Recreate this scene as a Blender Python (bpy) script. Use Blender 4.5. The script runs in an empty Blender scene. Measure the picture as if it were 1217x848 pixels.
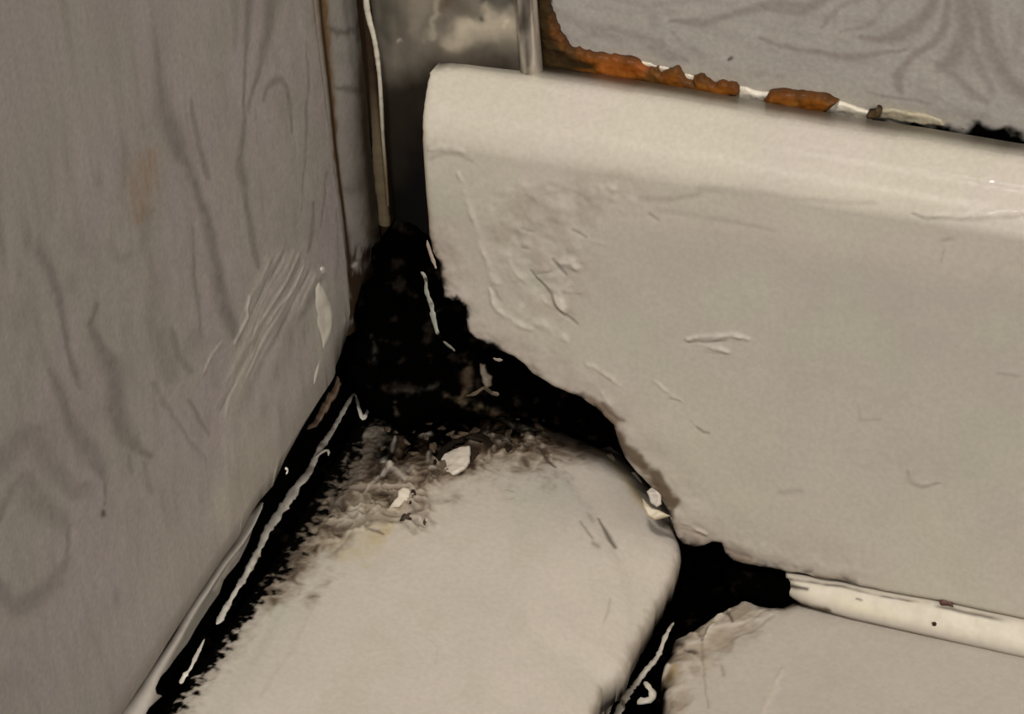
import bpy, math
import numpy as np

# ------------------------------------------------------------------ camera, light, exposure
F_PX, W_PX, H_PX = 4080.0, 1217.0, 848.0          # focal length in pixels of the 1217x848 frame
DIST = 34.0                                       # cm from camera to the corner
AIM = np.array([1.49, -0.70, 1.95])               # cm (corner of the two walls = origin, z up)
_R = np.array([[.93, .361, -.07], [-.164, .578, .80], [.33, -.732, .596]])
_u, _s, _v = np.linalg.svd(_R); _R = _u @ _v      # rows: camera right, up, back in world axes
RIGHT, UP, BACK = _R
CAM = AIM + BACK * DIST
CM = 0.01

scn = bpy.context.scene
scn.view_settings.view_transform = 'Standard'
scn.view_settings.look = 'None'
scn.view_settings.gamma = 1
scn.view_settings.exposure = -0.07
scn.view_settings.use_curve_mapping = False

cd = bpy.data.cameras.new('camera'); cam = bpy.data.objects.new('camera', cd)
scn.collection.objects.link(cam)
cd.sensor_width = 36; cd.lens = F_PX / W_PX * 36; cd.clip_start = 0.01; cd.clip_end = 20
from mathutils import Matrix, Vector
m3 = Matrix((RIGHT, UP, BACK)).transposed()
cam.matrix_world = Matrix.Translation(Vector(CAM * CM)) @ m3.to_4x4()
scn.camera = cam

world = bpy.data.worlds.new('world'); scn.world = world; world.use_nodes = True
wb = world.node_tree.nodes['Background']
wb.inputs[0].default_value = (1.0, .93, .84, 1); wb.inputs[1].default_value = 0.22

def area(name, loc, target, size, power, col, shape='RECTANGLE', size_y=None):
    l = bpy.data.lights.new(name, 'AREA'); l.shape = shape; l.size = size
    if size_y: l.size_y = size_y
    l.energy = power; l.color = col
    o = bpy.data.objects.new(name, l); scn.collection.objects.link(o)
    o.location = Vector(loc)
    o.rotation_euler = (Vector(target) - Vector(loc)).to_track_quat('-Z', 'Y').to_euler()
    return o
# the bathroom's ceiling lamp, and the soft light of the room behind the camera
area('ceiling_lamp', (0.10, -0.50, 1.20), (0.03, -0.01, 0.02), 0.16, 9.0, (1, .94, .88), 'SQUARE')
area('room_glow', (1.25, -0.85, 0.62), (0.01, -0.01, 0.02), 0.9, 9.0, (1, .94, .89), 'SQUARE')

area('lip_highlight_light', (0.115, -0.45, 0.205), (0.07, -0.01, 0.045), 0.22, 0.20, (1, .94, .88), 'RECTANGLE', 0.015)  # unseen strip light added for the highlight line along the tile lip

# ------------------------------------------------------------------ noise
_rng = np.random.RandomState(7)
_P = np.arange(512); _rng.shuffle(_P); _P = np.concatenate([_P, _P, _P])
_ang = _rng.rand(512) * 2 * np.pi; _G = np.stack([np.cos(_ang), np.sin(_ang)], 1)
def perlin(x, y):
    xi = np.floor(x).astype(int); yi = np.floor(y).astype(int); xf = x - xi; yf = y - yi
    u = xf**3 * (xf * (xf * 6 - 15) + 10); v = yf**3 * (yf * (yf * 6 - 15) + 10)
    def g(ix, iy, dx, dy):
        h = _G[_P[(_P[ix & 511] + iy) & 511]]
        return h[..., 0] * dx + h[..., 1] * dy
    a = g(xi, yi, xf, yf); b = g(xi + 1, yi, xf - 1, yf)
    c = g(xi, yi + 1, xf, yf - 1); d = g(xi + 1, yi + 1, xf - 1, yf - 1)
    return ((a + u * (b - a)) * (1 - v) + (c + u * (d - c)) * v) * 1.4
def fbm(x, y, f=1., o=4, seed=0, gain=.5):
    r = 0; a = 1; t = 0
    for k in range(o):
        r = r + a * perlin(x * f + seed * 17.3 + k * 5.1, y * f - seed * 9.7 + k * 3.3); t += a; a *= gain; f *= 2
    return r / t * 1.6
def ridged(x, y, f=1., o=4, seed=0):
    r = 0; a = 1; t = 0
    for k in range(o):
        r = r + a * (1 - np.abs(perlin(x * f + seed * 13.1 + k * 7, y * f + seed * 4.7)) * 2); t += a; a *= .5; f *= 2
    return r / t
def sm(a, b, x):
    t = np.clip((x - a) / (b - a), 0, 1); return t * t * (3 - 2 * t)

# ------------------------------------------------------------------ rays and surfaces
def ray(p):
    p = np.asarray(p, float)
    return (RIGHT * ((p[..., 0:1] - W_PX / 2) / F_PX) + UP * ((H_PX / 2 - p[..., 1:2]) / F_PX) - BACK)
def unit(v): v = np.asarray(v, float); return v / np.linalg.norm(v)
class Surf:
    def __init__(s, O, A, N, hf=None):
        s.O = np.asarray(O, float); s.N = unit(N)
        A = np.asarray(A, float); A = A - s.N * (A @ s.N); s.A = unit(A); s.B = np.cross(s.N, s.A)
        s.hf = hf
    def hit(s, p, h=0.):
        d = ray(p); h = np.asarray(h, float)
        t = ((s.O - CAM) @ s.N + h) / (d @ s.N)
        q = CAM + d * t[..., None] - s.O
        return np.stack([q @ s.A, q @ s.B], -1)
    def at(s, p, it=8):
        """(s,t) where the pixel's ray meets the shaped surface"""
        p = np.asarray(p, float); h = np.zeros(p.shape[:-1])
        if s.hf is None: return s.hit(p, h)
        for _ in range(it):
            q = s.hit(p, h); h = .5 * h + .5 * s.hf(q[..., 0], q[..., 1])
        return s.hit(p, h)
    def world(s, q, h):
        return s.O + q[..., 0:1] * s.A + q[..., 1:2] * s.B + np.asarray(h)[..., None] * s.N
def jac(sf):
    """2x2 matrix: surface cm -> cm as seen square-on; marks were measured with it"""
    return np.array([[sf.A @ RIGHT, sf.B @ RIGHT], [sf.A @ UP, sf.B @ UP]])
def met(sf, x, y):
    J = jac(sf); return J[0, 0] * x + J[0, 1] * y, J[1, 0] * x + J[1, 1] * y
PX = 34.0 / F_PX                    # cm of one pixel at the corner

def seg_dist(x, y, P, closed=False, wid=None):
    P = np.asarray(P, float); n = len(P)
    best = np.full(x.shape, 1e9); bx = np.zeros_like(x); by = np.zeros_like(x); bw = np.ones_like(x); bu = np.zeros_like(x)
    for i in range(n if closed else n - 1):
        a = P[i]; b = P[(i + 1) % n]; d = b - a; L = d @ d + 1e-12
        t = np.clip(((x - a[0]) * d[0] + (y - a[1]) * d[1]) / L, 0, 1)
        qx = a[0] + t * d[0]; qy = a[1] + t * d[1]
        w = 1. if wid is None else wid[i] + t * (wid[(i + 1) % n] - wid[i])
        e = np.hypot(x - qx, y - qy)
        if wid is not None: m = e / w < best / bw
        else: m = e < best
        best = np.where(m, e, best); bx = np.where(m, qx, bx); by = np.where(m, qy, by)
        if wid is not None: bw = np.where(m, w, bw)
        bu = np.where(m, i + t, bu)
    return best, bx, by, bw, bu
def inside(x, y, P):
    c = np.zeros(x.shape, bool); n = len(P)
    for i in range(n):
        x1, y1 = P[i]; x2, y2 = P[(i + 1) % n]
        m = (y1 > y) != (y2 > y)
        with np.errstate(divide='ignore', invalid='ignore'):
            c ^= m & (x < (x2 - x1) * (y - y1) / (y2 - y1) + x1)
    return c
def stroke(sf, x, y, pts, warp=0., pw=2.):
    """0..1 mark along pts = [(px,py,width_px)...] lying on surface sf"""
    pts = np.asarray(pts, float)
    P = sf.at(pts[:, :2]); w = np.maximum(pts[:, 2], .8) * PX
    # skip far verts
    R = w.max() * 3.2 + warp * 2
    P = np.stack(met(sf, P[:, 0], P[:, 1]), 1); X0, Y0 = x, y; x, y = met(sf, x, y)
    m = (x > P[:, 0].min() - R) & (x < P[:, 0].max() + R) & (y > P[:, 1].min() - R) & (y < P[:, 1].max() + R)
    out = np.zeros_like(x)
    if not m.any(): return out
    X = x[m]; Y = y[m]
    if warp: a = X0[m]; b = Y0[m]; X, Y = X + warp * fbm(a, b, 4, 3, 3), Y + warp * fbm(a, b, 4, 3, 8)
    d, _, _, bw, bu = seg_dist(X, Y, P, wid=w)
    out[m] = np.exp(-(d / bw) ** pw)
    return out
def side(sf, x, y, pts):
    """signed cross profile of a crease: for ridge with a lit and a shaded flank"""
    return stroke(sf, x, y, pts)
def region(sf, x, y, pts, soft=4., warp=0., f=5., seed=1):
    """0..1 soft-edged patch, outline in pixels, softness in pixels"""
    P = sf.at(np.asarray(pts, float)); R = soft * PX * 2 + warp
    P = np.stack(met(sf, P[:, 0], P[:, 1]), 1); X0, Y0 = x, y; x, y = met(sf, x, y)
    m = (x > P[:, 0].min() - R) & (x < P[:, 0].max() + R) & (y > P[:, 1].min() - R) & (y < P[:, 1].max() + R)
    out = np.zeros_like(x)
    if not m.any(): return out
    X = x[m]; Y = y[m]
    d = seg_dist(X, Y, P, True)[0]; d = np.where(inside(X, Y, P), d, -d)
    if warp: d = d + warp * fbm(X0[m], Y0[m], f, 4, seed)
    out[m] = sm(-soft * PX, soft * PX, d)
    return out

# ------------------------------------------------------------------ materials
def srgb(r, g, b):
    c = np.array([r, g, b], float) / 255
    return np.where(c <= .04045, c / 12.92, ((c + .055) / 1.055) ** 2.4)
def material(name, base=None, rough=.5, spec=.5, metal=0., grain=.06, gscale=900., bump=.0, bscale=700., coat=0., trans=0.):
    m = bpy.data.materials.new(name); m.use_nodes = True; nt = m.node_tree; N = nt.nodes; L = nt.links
    b = N['Principled BSDF']
    tc = N.new('ShaderNodeTexCoord')
    no = N.new('ShaderNodeTexNoise'); no.inputs['Scale'].default_value = gscale; no.inputs['Detail'].default_value = 3
    L.new(tc.outputs['Object'], no.inputs['Vector'])
    mr = N.new('ShaderNodeMapRange'); mr.inputs[1].default_value = .25; mr.inputs[2].default_value = .75
    mr.inputs[3].default_value = 1 - grain; mr.inputs[4].default_value = 1 + grain
    L.new(no.outputs['Fac'], mr.inputs[0])
    mix = N.new('ShaderNodeVectorMath'); mix.operation = 'SCALE'
    if base is None:
        at = N.new('ShaderNodeAttribute'); at.attribute_name = 'tint'; L.new(at.outputs['Color'], mix.inputs[0])
        ar = N.new('ShaderNodeAttribute'); ar.attribute_name = 'gloss'; L.new(ar.outputs['Fac'], b.inputs['Roughness'])
        sp = N.new('ShaderNodeMapRange'); sp.inputs[1].default_value = .005; sp.inputs[2].default_value = .10
        sp.inputs[3].default_value = .0 if name != 'reflection_tinted_chrome' else spec; sp.inputs[4].default_value = spec
        L.new(at.outputs['Color'], sp.inputs[0])
    else:
        mix.inputs[0].default_value = tuple(base); b.inputs['Roughness'].default_value = rough
    L.new(mr.outputs[0], mix.inputs['Scale']); L.new(mix.outputs[0], b.inputs['Base Color'])
    b.inputs['Specular IOR Level'].default_value = spec
    if base is None: L.new(sp.outputs[0], b.inputs['Specular IOR Level'])
    if True: b.inputs['Metallic'].default_value = metal
    b.inputs['Coat Weight'].default_value = coat; b.inputs['Coat Roughness'].default_value = .12
    if trans: b.inputs['Transmission Weight'].default_value = trans
    if bump:
        n2 = N.new('ShaderNodeTexNoise'); n2.inputs['Scale'].default_value = bscale; n2.inputs['Detail'].default_value = 4
        L.new(tc.outputs['Object'], n2.inputs['Vector'])
        bp = N.new('ShaderNodeBump'); bp.inputs['Strength'].default_value = bump; bp.inputs['Distance'].default_value = .0003
        L.new(n2.outputs['Fac'], bp.inputs['Height']); L.new(bp.outputs[0], b.inputs['Normal'])
    return m
MAT = {
    'tile': material('glazed_tile', spec=.45, grain=.07, gscale=1900, bump=.06, bscale=900),
    'panel': material('marbled_panel', spec=.25, grain=.11, gscale=1900, bump=.06, bscale=1200),
    'mould': material('black_mould', spec=.02, grain=.3, gscale=1500, bump=.5, bscale=1500),
    'chrome': material('reflection_tinted_chrome', spec=.5, metal=.5, grain=.12, gscale=500, bump=.12, bscale=400),
    'rust': material('rusty_sealant', spec=.16, grain=.2, gscale=900, bump=.4, bscale=900),
    'seal': material('old_sealant', spec=.5, grain=.07, gscale=900, bump=.15, bscale=900),
    'substrate': material('dark_substrate', base=(.012, .010, .008), rough=.95, spec=.05, grain=.3, bump=.6),
}

# ------------------------------------------------------------------ mesh building
def link(name, verts, faces, mat, tint=None, gloss=None, parent=None, origin=None, smooth=True):
    verts = np.asarray(verts, float)
    if origin is None: origin = np.array([verts[:, 0].mean(), verts[:, 1].mean(), verts[:, 2].min()])
    me = bpy.data.meshes.new(name); me.from_pydata(((verts - origin) * CM).tolist(), [], faces)
    n = len(verts)
    if tint is not None:
        a = me.color_attributes.new('tint', 'FLOAT_COLOR', 'POINT')
        t = np.ones((n, 4), np.float32); t[:, :3] = np.clip(tint, 0, 1); a.data.foreach_set('color', t.ravel())
        g = me.attributes.new('gloss', 'FLOAT', 'POINT')
        g.data.foreach_set('value', np.asarray(np.broadcast_to(gloss, (n,)), np.float32).copy())
    if smooth: me.polygons.foreach_set('use_smooth', [True] * len(me.polygons))
    me.materials.append(mat); me.update()
    o = bpy.data.objects.new(name, me); scn.collection.objects.link(o)
    o.location = Vector(origin * CM)
    if parent is not None:
        o.parent = parent; o.location = Vector(origin * CM) - parent.location
    return o
def tag(o, label, cat, group=None):
    o['label'] = label; o['category'] = cat
    if group: o['group'] = group
    return o
def structure(o, label=None):
    o['kind'] = 'structure'
    if label: o['label'] = label
    return o

def densify(P, step):
    out = []
    for i in range(len(P)):
        a = P[i]; b = P[(i + 1) % len(P)]; n = max(1, int(np.hypot(*(b - a)) / step)); n = min(n, 60)
        for k in range(n): out.append(a + (b - a) * k / n)
    return np.array(out)
def grid_lines(lo, hi, flo, fhi, step):
    core = np.arange(max(lo, flo), min(hi, fhi) + step, step)
    left = []; x = core[0]; st = step
    while x > lo: st *= 1.5; x -= st; left.append(max(x, lo))
    right = []; x = core[-1]; st = step
    while x < hi: st *= 1.5; x += st; right.append(x)
    return np.array(left[::-1] + list(core) + right)

def slab(name, sf, outline, mat, tint, height=None, step_px=2., thick=.15, jag=0., jagf=6., jseed=2,
         round_r=0., round_h=None, parent=None, raw=None, fine=None, closed=True, hedge=0.):
    """A solid sheet on surface sf. outline: pixels (x, y[, height of that edge point]);
    raw: extra (s,t) outline used instead. tint(x,y,d,px)->(rgb, gloss)"""
    step = step_px * PX
    if raw is not None: P = np.asarray(raw, float)
    else:
        o = np.array([list(p) + [np.nan] * (3 - len(p)) for p in outline], float)
        P = np.where(np.isnan(o[:, 2:3]), sf.at(o[:, :2]) if hedge == 0 else sf.hit(o[:, :2], hedge), sf.hit(o[:, :2], np.nan_to_num(o[:, 2])))
    if jag:
        P = densify(P, step * 2)
        P = P + jag * np.stack([fbm(P[:, 0], P[:, 1], jagf, 3, jseed), fbm(P[:, 0], P[:, 1], jagf, 3, jseed + 5)], 1)
    lo = P.min(0) - step; hi = P.max(0) + step
    if fine is None: flo, fhi = lo, hi
    else: flo, fhi = np.array(fine[0]), np.array(fine[1])
    xs = grid_lines(lo[0], hi[0], flo[0], fhi[0], step); ys = grid_lines(lo[1], hi[1], flo[1], fhi[1], step)
    X, Y = np.meshgrid(xs, ys, indexing='ij'); nx, ny = X.shape
    ins = inside(X, Y, P); D, QX, QY, _, _ = seg_dist(X, Y, P, True)
    # snap the first ring of outside vertices onto the outline
    nb = ins.copy()
    nb[1:] |= ins[:-1]; nb[:-1] |= ins[1:]; nb2 = nb.copy(); nb2[:, 1:] |= nb[:, :-1]; nb2[:, :-1] |= nb[:, 1:]
    snap = nb2 & ~ins
    X = np.where(snap, QX, X); Y = np.where(snap, QY, Y); D = np.where(ins, D, 0)
    cell = ins[:-1, :-1] | ins[1:, :-1] | ins[1:, 1:] | ins[:-1, 1:]
    used = np.zeros((nx, ny), bool)
    for a in (slice(None, -1), slice(1, None)):
        for b in (slice(None, -1), slice(1, None)): used[a, b] |= cell
    idx = np.full((nx, ny), -1); idx[used] = np.arange(used.sum())
    x = X[used]; y = Y[used]; d = D[used]
    h = np.zeros_like(x) if sf.hf is None else sf.hf(x, y)
    if height is not None: h = h + height(x, y, d)
    if round_r:
        rh = round_r if round_h is None else round_h
        e = 1 - np.clip(d / round_r, 0, 1); h = h - rh * (1 - np.sqrt(np.clip(1 - e * e, 0, 1)))
    V = sf.world(np.stack([x, y], 1), h)
    ci, cj = np.nonzero(cell)
    F = np.stack([idx[ci, cj], idx[ci + 1, cj], idx[ci + 1, cj + 1], idx[ci, cj + 1]], 1)
    rgb, gl = tint(x, y, d); rgb = np.broadcast_to(rgb, (len(x), 3)); gl = np.broadcast_to(gl, (len(x),))
    n = len(x)
    # skirt and back
    E = np.concatenate([F[:, [0, 1]], F[:, [1, 2]], F[:, [2, 3]], F[:, [3, 0]]])
    key = np.sort(E, 1); k = key[:, 0] * (n + 1) + key[:, 1]
    _, inv, cnt = np.unique(k, return_inverse=True, return_counts=True)
    bd = E[cnt[inv] == 1]
    if closed:
        V2 = sf.world(np.stack([x, y], 1), h - thick) if thick < 1e3 else None
        VV = np.concatenate([V, V2]); FF = F.tolist() + (F[:, ::-1] + n).tolist()
        FF += np.stack([bd[:, 1], bd[:, 0], bd[:, 0] + n, bd[:, 1] + n], 1).tolist()
        T = np.concatenate([rgb, rgb]); G = np.concatenate([gl, gl])
    else:
        bv = np.unique(bd); mp = np.full(n, -1); mp[bv] = n + np.arange(len(bv))
        V2 = sf.world(np.stack([x[bv], y[bv]], 1), h[bv] - thick)
        VV = np.concatenate([V, V2]); FF = F.tolist()
        FF += np.stack([bd[:, 1], bd[:, 0], mp[bd[:, 0]], mp[bd[:, 1]]], 1).tolist()
        T = np.concatenate([rgb, rgb[bv]]); G = np.concatenate([gl, gl[bv]])
    return link(name, VV, FF, mat, T, G, parent)

def strand(name, sf, pts, mat, col, lift=.05, flat=.5, gloss=.3, wob=.0, parent=None, seed=1, colfn=None, wn=.5):
    """A flattened solid ribbon swept along pts=(px,py,width_px) above surface sf."""
    pts = np.asarray(pts, float)
    # Catmull-Rom
    Q = []
    for i in range(len(pts) - 1):
        p0 = pts[max(i - 1, 0)]; p1 = pts[i]; p2 = pts[i + 1]; p3 = pts[min(i + 2, len(pts) - 1)]
        k = max(3, int(np.hypot(*(p2 - p1)[:2]) / 2.5))
        for t in np.arange(k) / k:
            Q.append(.5 * (2 * p1 + (p2 - p0) * t + (2 * p0 - 5 * p1 + 4 * p2 - p3) * t * t + (3 * p1 - p0 - 3 * p2 + p3) * t ** 3))
    Q.append(pts[-1]); Q = np.array(Q)
    st = sf.at(Q[:, :2]); w = np.maximum(Q[:, 2], .6) * PX * .5
    base = np.zeros(len(st)) if sf.hf is None else sf.hf(st[:, 0], st[:, 1])
    u = np.arange(len(Q)) / 9.
    hh = base + lift + w * flat + wob * fbm(u, u * 0, 1, 3, seed)
    w = w * (1 + wn * fbm(u, u * 0 + 3, 2.5, 3, seed + 2))
    w = w * (1 + .5 * wn * fbm(u, u * 0 + 9, 8, 2, seed + 4)); w[0] *= .3; w[-1] *= .3
    T = np.gradient(st, axis=0); T /= np.linalg.norm(T, axis=1)[:, None] + 1e-9
    S = np.stack([T[:, 1], -T[:, 0]], 1)
    K = 10; V = []; C = []
    for i in range(len(Q)):
        for k in range(K):
            a = 2 * math.pi * k / K
            q = st[i] + S[i] * math.cos(a) * w[i]
            V.append(sf.world(q, hh[i] + math.sin(a) * w[i] * flat)); C.append((q[0], q[1]))
    V = np.array(V); C = np.array(C); Fc = []
    for i in range(len(Q) - 1):
        for k in range(K):
            k2 = (k + 1) % K; Fc.append([i * K + k, i * K + k2, (i + 1) * K + k2, (i + 1) * K + k])
    Fc.append(list(range(K))[::-1]); Fc.append([(len(Q) - 1) * K + k for k in range(K)])
    t = np.array(col)[None] * (1 + .35 * fbm(C[:, 0], C[:, 1], 7, 4, seed))[:, None]
    if colfn is not None: t = colfn(C[:, 0], C[:, 1], t)
    return link(name, V, Fc, mat, t, gloss, parent)

def mix(a, b, f):
    f = np.clip(f, 0, 1)[:, None]; return a * (1 - f) + b * f
def ones(x, c): return np.tile(np.asarray(c, float), (len(x), 1))
# ------------------------------------------------------------------ colours (of the things themselves)
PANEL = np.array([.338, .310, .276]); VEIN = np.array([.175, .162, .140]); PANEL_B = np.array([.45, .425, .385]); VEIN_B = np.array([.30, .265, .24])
CREAM = np.array([.60, .545, .475]); IVORY = np.array([.53, .478, .41]); BLACK = np.array([.0007, .0006, .0005])
BROWN = np.array([.035, .022, .013]); RUST = np.array([.26, .085, .012]); YEL = np.array([.46, .37, .20])

# ------------------------------------------------------------------ walls
SL = Surf((0, 0, 0), (0, 1, 0), (1, 0, 0))
scr_dir = None
LV = [
 ([(33,42,3),(50,34,5),(70,29,4),(95,28,4),(115,38,3)], .3), ([(45,38,6),(56,35,5)], .3),
 ([(181,25,1.5),(186,60,3),(190,95,4),(194,125,7),(204,155,11),(210,172,11),(214,185,8),(225,198,5),(233,225,4.5),(241,250,5),(250,275,5),(256,310,5.5),(262,350,7),(272,380,7.5),(280,400,6)], .8),
 ([(182,132,5),(195,140,6)], .5), ([(205,160,7),(212,180,6)], .7),
 ([(226,118,1.5),(230,145,3),(236,172,3),(243,195,3),(247,212,2)], .7),
 ([(280,-10,4),(279,60,2)], .4), ([(297,-10,5),(294,25,3),(291,70,1.5),(290,110,1.5),(291,140,2),(288,165,3),(286,190,4),(288,210,4),(292,240,3),(297,265,3),(303,295,4),(306,318,2)], .75),
 ([(328,-12,8),(320,20,6),(314,55,3.5),(308,80,2.5),(303,100,2),(296,130,1.5)], .75),
 ([(313,120,1.5),(317,105,2),(325,96,4),(333,94,4),(340,103,3),(344,125,2.5),(347,160,1)], .7),
 ([(365,50,1),(366,110,1.5),(363,160,1.5),(361,200,1),(359,250,1)], .6),
 ([(304,130,1),(305,170,1)], .4),
 ([(388,205,1.5),(385,240,1.5),(382,270,1)], .6), ([(372,240,1.5),(371,275,2.5),(366,300,1)], .7), ([(351,240,4),(350,280,3)], .25),
 ([(230,270,1.2),(229,300,1.2),(232,330,2),(236,370,2),(240,400,1)], .6),
 ([(-10,281,4),(20,283,5),(33,287,5.5),(45,300,4),(60,320,4),(68,345,4.5),(75,380,3),(80,410,2.5),(88,440,3),(95,462,2)], .7),
 ([(0,318,4),(20,322,4),(35,335,3),(43,370,3),(50,410,3),(62,450,4)], .3), ([(10,370,16),(30,360,14)], .22),
 ([(115,360,1.5),(107,385,3),(114,402,4),(125,422,6),(134,434,9),(137,455,7.5),(137,485,8),(145,510,9),(155,525,7),(165,535,5),(177,541,4)], .75),
 ([(153,540,2),(157,560,2)], .5), ([(170,550,2.5),(180,585,3)], .4),
 ([(60,440,4),(70,465,4),(80,490,5),(90,513,8),(102,530,9),(113,547,9),(119,556,6),(124,572,2),(124,600,1.5)], .7),
 ([(-8,560,9),(15,532,10),(28,518,10),(42,512,10),(52,535,10),(65,560,10),(78,577,9),(92,585,8),(102,577,5)], .55),
 ([(-5,625,2),(5,600,3),(15,578,3),(28,564,3)], .6), ([(30,565,6),(42,590,9),(55,606,11),(70,618,10),(82,624,3)], .55),
 ([(82,624,2),(80,650,2),(77,668,4),(65,692,8),(45,708,10),(25,722,11),(8,712,8),(-6,690,5)], .62),
 ([(80,490,16),(60,530,18)], .22),
 ([(183,455,3),(195,480,2.5),(210,500,2),(225,525,2),(243,545,2)], .45), ([(225,475,1.5),(238,500,2.2),(250,518,1.2)], .65),
 ([(175,250,6),(172,290,5),(183,330,4.5),(178,380,5),(186,412,5)], .4), ([(188,395,6),(194,425,8),(203,448,8)], .5), ([(202,390,2),(212,422,5),(225,440,4)], .55), ([(213,427,5),(235,400,8)], .3),
 ([(330,440,3),(312,490,2.5),(295,535,3),(280,570,3),(268,605,3),(256,650,2)], .4),
 ([(70,160,2),(80,190,2.5),(85,212,2)], .35), ([(40,212,5),(60,208,4)], .3), ([(118,212,4),(117,220,4)], .4), ([(70,120,2),(90,200,2)],.12),
 ([(148,165,3),(148,200,2.5),(146,220,2)], .35), ([(170,130,2),(173,160,1.5)], .35), ([(160,80,2),(165,110,2)], .3),
 ([(145,690,1.5),(135,720,1.5),(125,748,1.5)], .5), ([(118,765,1),(105,800,1)], .4), ([(0,810,18),(40,800,14)], .12),
 ([(60,255,4),(85,270,5),(95,300,4)], .2), ([(130,290,5),(140,310,4),(160,300,3)], .3), ([(85,330,5),(82,345,5)], .25),
 ([(0,225,7),(15,218,6)], .4), ([(5,170,12),(30,150,10)], .12), ([(10,20,7),(15,-10,7)], .3), ([(30,5,4),(32,20,2)],.3),
 ([(400,250,1.5),(402,300,1.5),(399,340,2)], .35), ([(405,350,3),(404,400,3)], .25),
 ([(390,465,2),(372,495,2),(355,530,2)], .3),
]
FILM = [(322,300),(357,296),(366,320),(392,330),(400,400),(372,470),(335,540),(300,600),(262,650),(248,610),(268,540),(262,480),(282,410),(292,372),(299,345)]
def streaks(x, y, seed=3):
    P = SL.at(np.array([[350., 310.], [290., 430.]])); d = P[1] - P[0]; d /= np.linalg.norm(d)
    u = x * d[0] + y * d[1]; v = -x * d[1] + y * d[0]
    v2 = v + .05 * fbm(u, v, 1.2, 2, 5)
    return fbm(u * .10, v2, 6.5, 4, seed, .65)
SCR = [([(296,352,1),(293,366,1.6),(294,376,1.8),(287,390,1.8),(278,408,1.2)], 1.0),
       ([(355,303,1.5),(340,335,2),(322,362,2),(305,388,1.6),(298,405,1)], .8),
       ([(361,315,1),(348,345,1.4),(330,365,1.4),(318,385,1)], .6),
       ([(264,405,1),(251,422,1.6),(242,442,1)], .6), ([(285,300,1),(275,330,1)],.0),
       ([(300,420,2),(272,470,2.5),(266,500,2)], .3), ([(352,305,1),(360,295,1)], .3)]
SCR = [([(a_, b_, w_ * .7) for a_, b_, w_ in p_], q_) for p_, q_ in SCR]
def h_left(x, y, d):
    f = region(SL, x, y, FILM, 7, .03)
    h = .010 * f * streaks(x, y) + .006 * f
    for p, a in SCR: h = h + .010 * a * stroke(SL, x, y, p)
    # the sheet swells a little beside its free edge
    return h + .0025 * fbm(x, y, 1.3, 2, 4)
def t_left(x, y, d):
    c = ones(x, PANEL)
    c = c * (1 + .05 * fbm(x, y, .9, 3, 2) + .05 * fbm(x, y * .35, 5, 4, 6) + .07 * fbm(x * 1.5, y, 5, 3, 41))[:, None]
    c = mix(c, c * [1.03, .99, 1.06], sm(-.2, .5, fbm(x, y, .8, 2, 9)))
    # faint procedural grain of the marble print, running down the panel
    g = fbm(x * 1.6 + .25 * fbm(x, y, 1, 3, 4), y * .28, 2.2, 4, 12)
    c = mix(c, VEIN * 1.1, .18 * sm(.0, .8, g))
    g = ridged(x * 2.2 + .2 * fbm(x, y, .8, 3, 14), y * .22, 1.1, 3, 9)
    c = mix(c, VEIN, .30 * sm(.78, 1.0, g) * sm(-.2, .5, fbm(x, y, .6, 2, 33)))
    tot = np.zeros_like(x)
    for p, a in LV: tot = np.maximum(tot, a * stroke(SL, x, y, p, .012, 2.6))
    c = mix(c, VEIN, tot * (.88 + .3 * fbm(x, y, 7, 3, 5)))
    rs = stroke(SL, x, y, [(178,182,7),(171,205,12),(167,225,13),(166,248,10),(166,262,5)], .04) * (.65 + .6 * fbm(x * 4, y * .5, 4, 3, 3))
    c = mix(c, np.array([.26, .155, .085]), .62 * rs)
    f = region(SL, x, y, FILM, 6, .04)
    c = mix(c, c * [1.12, 1.13, 1.1], f)
    s = streaks(x, y)
    c = mix(c, np.array([.5, .47, .41]), f * .12 * sm(.25, .8, s)); c = mix(c, VEIN, f * .5 * sm(.15, .7, -s))
    for p, a in SCR: c = mix(c, np.array([.62, .57, .49]), .6 * a * stroke(SL, x, y, p))
    c = mix(c, VEIN * .5, stroke(SL, x, y, [(123,607,1.8),(123,612,2.4)]))
    # browned, mouldy rim
    e = region(SL, x, y, [(418,300),(430,420),(330,600),(300,640),(309,600),(345,543),(368,505),(386,474),(397,452),(410,425)], 5, .10, 9)
    c = mix(c, BROWN * 1.2, e * sm(-.1, .35, fbm(x, y, 7, 4, 2)))
    rl = stroke(SL, x, y, [(374,-20,5),(379,30,4),(386,90,2.5),(394,160,1.5),(405,240,1.2)], .02)
    c = mix(c, np.array([.13, .07, .03]), .8 * rl)
    gl = .46 - .13 * f + .2 * tot * .2
    return c, gl
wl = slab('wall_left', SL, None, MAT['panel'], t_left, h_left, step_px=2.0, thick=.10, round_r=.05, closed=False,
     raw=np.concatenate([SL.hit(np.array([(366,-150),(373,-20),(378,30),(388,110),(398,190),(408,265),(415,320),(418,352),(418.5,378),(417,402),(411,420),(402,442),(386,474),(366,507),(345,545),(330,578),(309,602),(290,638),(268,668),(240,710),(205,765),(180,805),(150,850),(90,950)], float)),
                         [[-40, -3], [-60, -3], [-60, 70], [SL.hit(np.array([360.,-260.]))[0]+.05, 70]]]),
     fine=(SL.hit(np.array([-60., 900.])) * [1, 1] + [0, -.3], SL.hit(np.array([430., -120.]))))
structure(wl, 'grey marbled wall panel on the left, scratched beside its free edge')

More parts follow.
